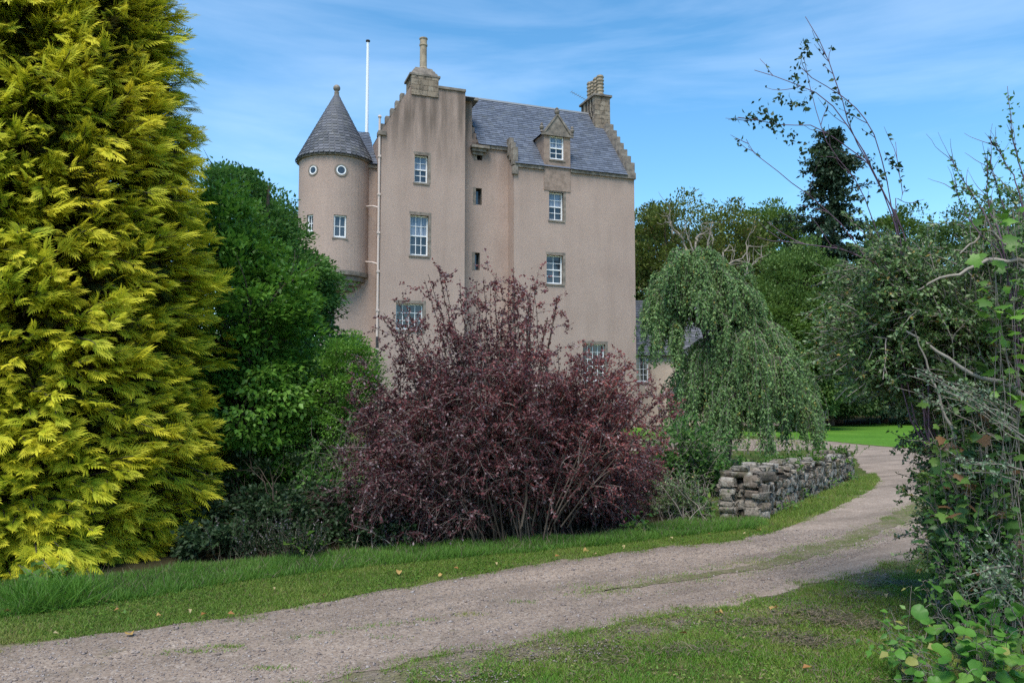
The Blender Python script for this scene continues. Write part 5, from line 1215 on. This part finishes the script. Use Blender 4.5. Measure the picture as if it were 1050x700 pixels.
leafy_stems('sycamore_sapling', 'bright green sycamore sapling leaves against the sky at the right edge', 'sapling', at(1042, 400, 4.9), tgt(4, 1014, 222, 12, 10, 4.9)+tgt(2, 1045, 250, 10, 25, 4.9)+tgt(3, 1020, 320, 20, 25, 4.8), LOBED, 'fresh', .08, 11, lo=.72, sr=.004)
leafy_stems('ivy_tangle', 'dark ivy tangle with small leaves at the drive edge below the thicket', 'ivy', at(985, 400, 5.2), tgt(80, 985, 560, 18, 35, 5.0, .35)+tgt(70, 1025, 560, 20, 40, 4.9, .35)+tgt(44, 978, 480, 12, 40, 5.0, .3), LEAF, 'mid', .045, 30, lo=.15, petiole=.03)
leafy_stems('broadleaf_weed', 'big rounded lime green leaves at the bottom right corner', 'plant', at(1000, 400, 4.3), tgt(30, 1000, 645, 34, 22, 4.2, .2)+tgt(18, 1030, 675, 20, 15, 4.0, .15)+tgt(16, 960, 670, 22, 18, 4.15, .15), ROUND, 'lime', .072, 3, stem='twig', sr=.004, lo=.7, up=1.1)
leafy_stems('broadleaf_weed', 'small lime green leafy weed at the grass edge left of the big rounded leaves', 'plant', at(930, 400, 4.6), tgt(16, 925, 640, 14, 15, 4.6, .12)+tgt(8, 915, 665, 10, 10, 4.4, .1), LEAF, 'lime', .055, 7, sr=.003, lo=.4, up=1.0, petiole=.03)
leafy_stems('dock_plant', 'bright green leafy plant at the left foot of the stone wall', 'plant', gnd(716, 531), [np.array([gnd(716, 531)[0]+rng.normal()*.18, gnd(716, 531)[1]+rng.normal()*.1, U(.12, .36)]) for _ in range(26)], LEAF, 'weed', .13, 4, sr=.005, lo=.5, up=1.0, petiole=.04)
gwp = 'weeds growing at the foot of the wall'
for px, py, lab in ((800, 522, 'weed tuft at the wall foot, nearest the camera'), (822, 512, 'weed tuft at the wall foot, second from the near end'), (845, 500, 'weed tuft at the wall foot, towards the far end'), (868, 492, 'weed tuft at the far end of the wall')):
    g = gnd(px, py); r = leafy_stems('wall_weed', lab, 'weed', g, [np.array([g[0]+rng.normal()*.22, g[1]+rng.normal()*.2, U(.06, .22)]) for _ in range(22)], LEAF, 'weed', .07, 5, sr=.003, lo=.4, up=1.0, petiole=.02); r['group'] = gwp
for s, lab in ((.28, 'grassy weeds growing on the wall top, nearest'), (.55, 'grassy weeds growing on the middle of the wall top'), (.88, 'bushy weeds growing on the far end of the wall top')):
    c = A1*(1-s)+A2*s+nrm(np.array([A1[1]-A2[1], A2[0]-A1[0]]))*.35
    root = empty('wall_top_weed', (c[0], c[1], .55)); tag(root, lab, 'weed', 'weeds growing on the wall top')
    n = 60; P0 = np.c_[c[0]+rng.normal(size=n)*.3, c[1]+rng.normal(size=n)*.25, np.full(n, .50)]; P = grow(P0, nrm(np.c_[rng.normal(size=(n, 2))*.6, np.ones(n)]), U(.08, .26, n), 5, .1, .12)
    multi_tubes('stems', M['weed'], [(P, rad(n, 5, .004, .0015), 3)], root); a = along(P, 9, .1, 1); m = len(a[0]); scatter('leaves', M['weed'], LEAF, a[0], nrm(a[1]+rv(m)), nrm(rv(m)+np.array([0, 0, 1])), U(.03, .06, m), root)
# dry grasses beside the gravel yard behind the wall
root = empty('dry_weeds', (*gnd(790, 462)[:2], 0)); tag(root, 'straw coloured tall weeds in the gravel yard behind the wall', 'weeds'); g = gnd(790, 462); n = 160
P = grow(np.c_[g[0]+U(-2.2, 1.4, n), g[1]+U(-2, 2, n), np.zeros(n)], nrm(np.c_[rng.normal(size=(n, 2))*.3, np.ones(n)]), U(.2, .75, n), 6, .03, .08); tubes('stems', M['palebark'], P, rad(n, 6, .008, .003), root, 3)
a = along(P, 8, .3, 1); m = len(a[0]); scatter('leaves', M['rough'], DIAMOND, a[0], nrm(a[1]+rv(m)), rv(m), U(.04, .08, m), root)

for px, py, lab in ((322, 571, 'broad leaved dock plant in the long grass in front of the dark undergrowth'), (60, 606, 'low leafy weed in the grass below the golden conifer'), (655, 546, 'leafy weed at the right foot of the maroon bush')):
    g = gnd(px, py); leafy_stems('dock_plant', lab, 'weed', g, [np.array([g[0]+rng.normal()*.14, g[1]+rng.normal()*.12, U(.08, .26)]) for _ in range(14)], LEAF, 'weed', .10, 4, sr=.004, lo=.5, up=.9, petiole=.03)
# ------------------------------------------------------------------ grass
drv = np.array(drive_out)[:, :2]
def blades(name, mat, P, h, w, lean=.35, parent=None, z0=0.0):
    n = len(P); D = nrm(np.c_[rng.normal(size=(n, 2))*lean, np.ones(n)]); a = U(0, 6.283, n)
    N = np.c_[np.cos(a), np.sin(a), np.zeros(n)]; H = np.broadcast_to(h, (n,))
    r = np.clip(.45+.38*vnoise(P, 1.7, 31)+.25*vnoise(P, 6.3, 32)+rng.normal(size=n)*.16, 0, 1)
    return scatter(name, mat, BLADE, np.c_[P, np.full(n, z0)], D, N, H, parent, r, np.broadcast_to(w, (n,))/H)
vergepoly = [(-60, 640), (0, 628), (100, 615), (200, 597), (300, 583), (420, 573), (560, 562), (700, 545), (740, 540), (770, 544), (800, 546), (760, 554), (690, 561), (600, 572), (500, 589), (400, 607), (300, 624), (200, 639), (100, 652), (0, 662), (-60, 668)]
q = screen_pts(110000, vergepoly); q = q[~inpoly(q, drv)|(rng.random(len(q)) < .05)]
hh = .028+.018*np.clip(vnoise(q, 2.5, 1), -1, 1); o = blades('verge_grass', M['mown'], q, hh*U(.6, 1.3, len(q)), .0045, .7); tag(o, kind='stuff')
longpoly = [(-80, 615), (0, 603), (120, 592), (230, 581), (320, 572), (380, 566), (520, 556), (640, 548), (700, 534), (775, 534), (790, 541), (740, 546), (640, 558), (500, 571), (380, 582), (260, 596), (130, 617), (0, 635), (-80, 650)]
q = screen_pts(80000, longpoly); k = np.clip(.75+.35*vnoise(q, 3.1, 2), .3, 1.3); o = blades('long_grass', M['grass'], q, .105*k*U(.5, 1.25, len(q)), .006, .45); tag(o, kind='stuff')
# darker coarse tussock by the conifer
q = screen_pts(1500, [(20, 632), (90, 622), (105, 612), (60, 606), (10, 618)]); blades_o = blades('tussock_grass', M['fresh'], q, .24*U(.6, 1.2, len(q)), .007, .9); tag(blades_o, 'coarse dark green grass tussock beside the golden conifer', 'grass tussock')
fg = [(560, 655), (672, 634), (767, 619), (845, 600), (903, 585), (950, 572), (1020, 548), (1120, 560), (1150, 740), (400, 760), (420, 688), (510, 667)]
q = screen_pts(230000, fg); nv = vnoise(q, 2.0, 7)+.5*vnoise(q, 6.1, 8); edge = np.array([0.0])
keep = (rng.random(len(q)) < np.clip(.62+1.1*nv, .08, 1)) & ~inpoly(q, drv); q, nv = q[keep], nv[keep]
o = blades('foreground_grass', M['rough'], q, np.clip(.030+.028*nv, .012, .09)*U(.6, 1.3, len(q)), .004, .7); tag(o, kind='stuff')
q = screen_pts(52000, [(775, 536), (880, 490), (897, 486), (902, 492), (893, 503), (860, 519), (816, 538), (780, 550)]); nv = vnoise(q, 3, 4); q = q[rng.random(len(q)) < np.clip(.5+nv, .1, 1)]
o = blades('wall_foot_grass', M['mown'], q, .05*U(.4, 1.6, len(q)), .006, .7); tag(o, kind='stuff')
q = screen_pts(70000, [(560, 606), (700, 588), (800, 566), (880, 544), (957, 505), (1010, 490), (1015, 505), (957, 527), (880, 562), (800, 581), (700, 602), (600, 612)]); q = q+rng.normal(size=q.shape)*.09; nv = vnoise(q, 3.5, 14)+.4*vnoise(q, 11, 15); q = q[rng.random(len(q)) < np.clip(.35+.9*nv, .02, 1)]
o = blades('strip_grass', M['rough'], q, .018*U(.5, 1.6, len(q)), .005, .9); tag(o, kind='stuff')
# clover and thatch over the foreground turf
q = screen_pts(26000, fg); nv = vnoise(q, 2.6, 17); q = q[(rng.random(len(q)) < np.clip(.2+nv, 0, 1)) & ~inpoly(q, drv)]; m = len(q)
o = scatter('clover', M['rough'], LEAF, np.c_[q, U(.005, .03, m)], rv(m)*np.array([1, 1, .2]), nrm(np.array([0, 0, 1])+rv(m)*.3), U(.012, .026, m)); tag(o, kind='stuff')
cl = [(880, 612), (862, 638), (905, 645), (850, 662), (835, 630), (925, 600), (800, 655), (712, 668), (780, 640)]; Q = []
for px, py in cl: c = gnd(px, py); k = 420; Q.append(np.c_[c[0]+rng.normal(size=k)*.16, c[1]+rng.normal(size=k)*.07, np.abs(rng.normal(size=k))*.014+.012])
Q = np.concatenate(Q); m = len(Q); a = U(0, 6.283, m); o = scatter('grass_clippings', M['thatch'], BLADE, Q, nrm(np.c_[np.cos(a), np.sin(a), rng.normal(size=m)*.25]), nrm(np.array([0, 0, 1])+rv(m)*.3), U(.03, .07, m), None, None, .09); tag(o, kind='stuff')
# grass tufts on the gravel
k = 7000; q = screen_pts(k*3, fg); q = q[(vnoise(q, 1.4, 61) > .12) & ~inpoly(q, drv)][:k]; m = len(q); a = U(0, 6.283, m)
o = scatter('dry_litter', M['thatch'], BLADE, np.c_[q, U(.004, .02, m)], nrm(np.c_[np.cos(a), np.sin(a), rng.normal(size=m)*.2]), nrm(np.array([0, 0, 1])+rv(m)*.3), U(.02, .06, m), None, None, .12); tag(o, kind='stuff')
Q = []
for px, py, k in ((230, 664, 150), (214, 669, 60), (192, 669, 80), (170, 672, 30), (276, 686, 90), (437, 636, 50), (482, 630, 80), (475, 632, 40), (388, 642, 40), (367, 645, 40), (330, 650, 40), (411, 640, 30), (310, 654, 40), (535, 618, 60), (400, 655, 30)):
    c = gnd(px, py); Q.append(np.c_[c[0]+rng.normal(size=k)*.07, c[1]+rng.normal(size=k)*.022])
Q = np.concatenate(Q); o = blades('gravel_tufts', M['rough'], Q, .022*U(.5, 1.4, len(Q)), .004, .9, z0=.006); tag(o, kind='stuff')
# ragged grass along both edges of the drive
def edge_tufts():
    e = drv[(np.hypot(drv[:, 0], drv[:, 1]) < 17)]; k = 70000; i = rng.integers(0, len(e), k); Pq = e[i]+rng.normal(size=(k, 2))*np.array([.06, .06])
    nv = vnoise(Pq, 4.5, 41)+.6*vnoise(Pq, 13, 42); Pq = Pq[rng.random(k) < np.clip(.25+.9*nv, 0, 1)]
    o = blades('edge_grass', M['mown'], Pq, .026*U(.4, 1.5, len(Pq)), .004, .9, z0=.004); tag(o, kind='stuff')
edge_tufts()
# pebbles
def pebbles(name, n, poly, size, lo, hi, inside=True):
    q = screen_pts(n, poly); k = inpoly(q, drv); q = q[k] if inside else q[~k]; m = len(q)
    b = np.array([(1, 0, 0), (0, 1, 0), (-1, 0, 0), (0, -1, 0), (0, 0, 1), (0, 0, -.6)], float); f = np.array([(0, 1, 4), (1, 2, 4), (2, 3, 4), (3, 0, 4), (1, 0, 5), (2, 1, 5), (3, 2, 5), (0, 3, 5)])
    S = size*np.exp(rng.normal(size=m)*.45); S = np.clip(S, lo, hi); a = U(0, 6.283, m); c, s = np.cos(a), np.sin(a); B = b[None]*(S[:, None, None]*np.array([1, .75, .5])*U(.7, 1.3, (m, 1, 3)))+rng.normal(size=(m, 6, 3))*S[:, None, None]*.12
    V = np.stack([B[..., 0]*c[:, None]-B[..., 1]*s[:, None]+q[:, :1], B[..., 0]*s[:, None]+B[..., 1]*c[:, None]+q[:, 1:], B[..., 2]+.006+S[:, None]*.15], -1)
    col = np.repeat(rng.random((m, 1)), 6, 1).reshape(-1, 1)*np.ones((1, 3))
    o = np_mesh(name, V.reshape(-1, 3), (f[None]+(np.arange(m)*6)[:, None, None]).reshape(-1, 3), M['pebble'], None, col); tag(o, kind='stuff')
pebbles('gravel_stones', 60000, [(-80, 790), (-80, 650), (200, 638), (500, 588), (760, 545), (960, 540), (700, 640), (400, 720), (200, 790)], .0042, .002, .011)
pebbles('shoulder_stones', 5000, [(330, 705), (573, 645), (767, 615), (900, 578), (920, 590), (700, 655), (540, 690), (480, 720)], .0045, .002, .012, inside=False)
pebbles('loose_stones', 1500, [(-80, 790), (-80, 650), (200, 638), (500, 588), (760, 545), (960, 540), (700, 640), (400, 720), (200, 790)], .010, .006, .022)
q = screen_pts(9000, vergepoly+[]); q = q[rng.random(len(q)) < np.clip(.3+vnoise(q, 2.2, 51), 0, 1)]; m = len(q)
o = scatter('verge_clover', M['weed'], LEAF, np.c_[q, U(.012, .04, m)], rv(m)*np.array([1, 1, .2]), nrm(np.array([0, 0, 1])+rv(m)*.35), U(.014, .034, m)); tag(o, kind='stuff')
q = screen_pts(2600, longpoly); m = len(q); o = blades('dead_grass', M['thatch'], q, .14*U(.5, 1.4, m), .005, .8); tag(o, kind='stuff')
# fallen leaves: one by one
fl = [(588, 0), (413, 1), (203, 1), (350, 1)]
spots = [(583/2.5, 635), (8, 632), (54, 654), (122, 630), (164, 637), (193, 630), (206, 637), (138, 652), (280, 607), (332, 615), (412, 591), (508, 581), (569, 575), (599, 566), (612, 572), (727, 551), (777, 546), (640, 563), (470, 588), (450, 593), (690, 556), (823, 691), (735, 633), (910, 614), (705, 655), (790, 628), (765, 550), (858, 603)]
protos = []
for k in range(3):
    tv, tf, tp = ROUND if k == 1 else LEAF; V = tv.copy(); V[:, 2] = V[:, 2]*2.2+.35*V[:, 1]**2; o = np_mesh('fallen_leaf', V, tf, M['fallen'], None, np.c_[np.full(len(V), (.05, .5, .95)[k]), tp, np.full(len(V), .2)]); protos.append(o)
for k, (px, py) in enumerate(spots):
    g = gnd(px, py); o = protos[k] if k < 3 else protos[k % 3].copy()
    if k >= 3: COL.objects.link(o)
    s = U(.03, .06)*(1.5 if k == 21 else 1); o.location = (g[0], g[1], .045 if py < 650 else .035); o.scale = (s, s, s); o.rotation_euler = (U(-.5, .5), U(-.5, .5), U(0, 6.28))
    tag(o, 'small curled yellow leaf fallen on the grass beside the drive', 'fallen leaf', 'fallen leaves on the grass')
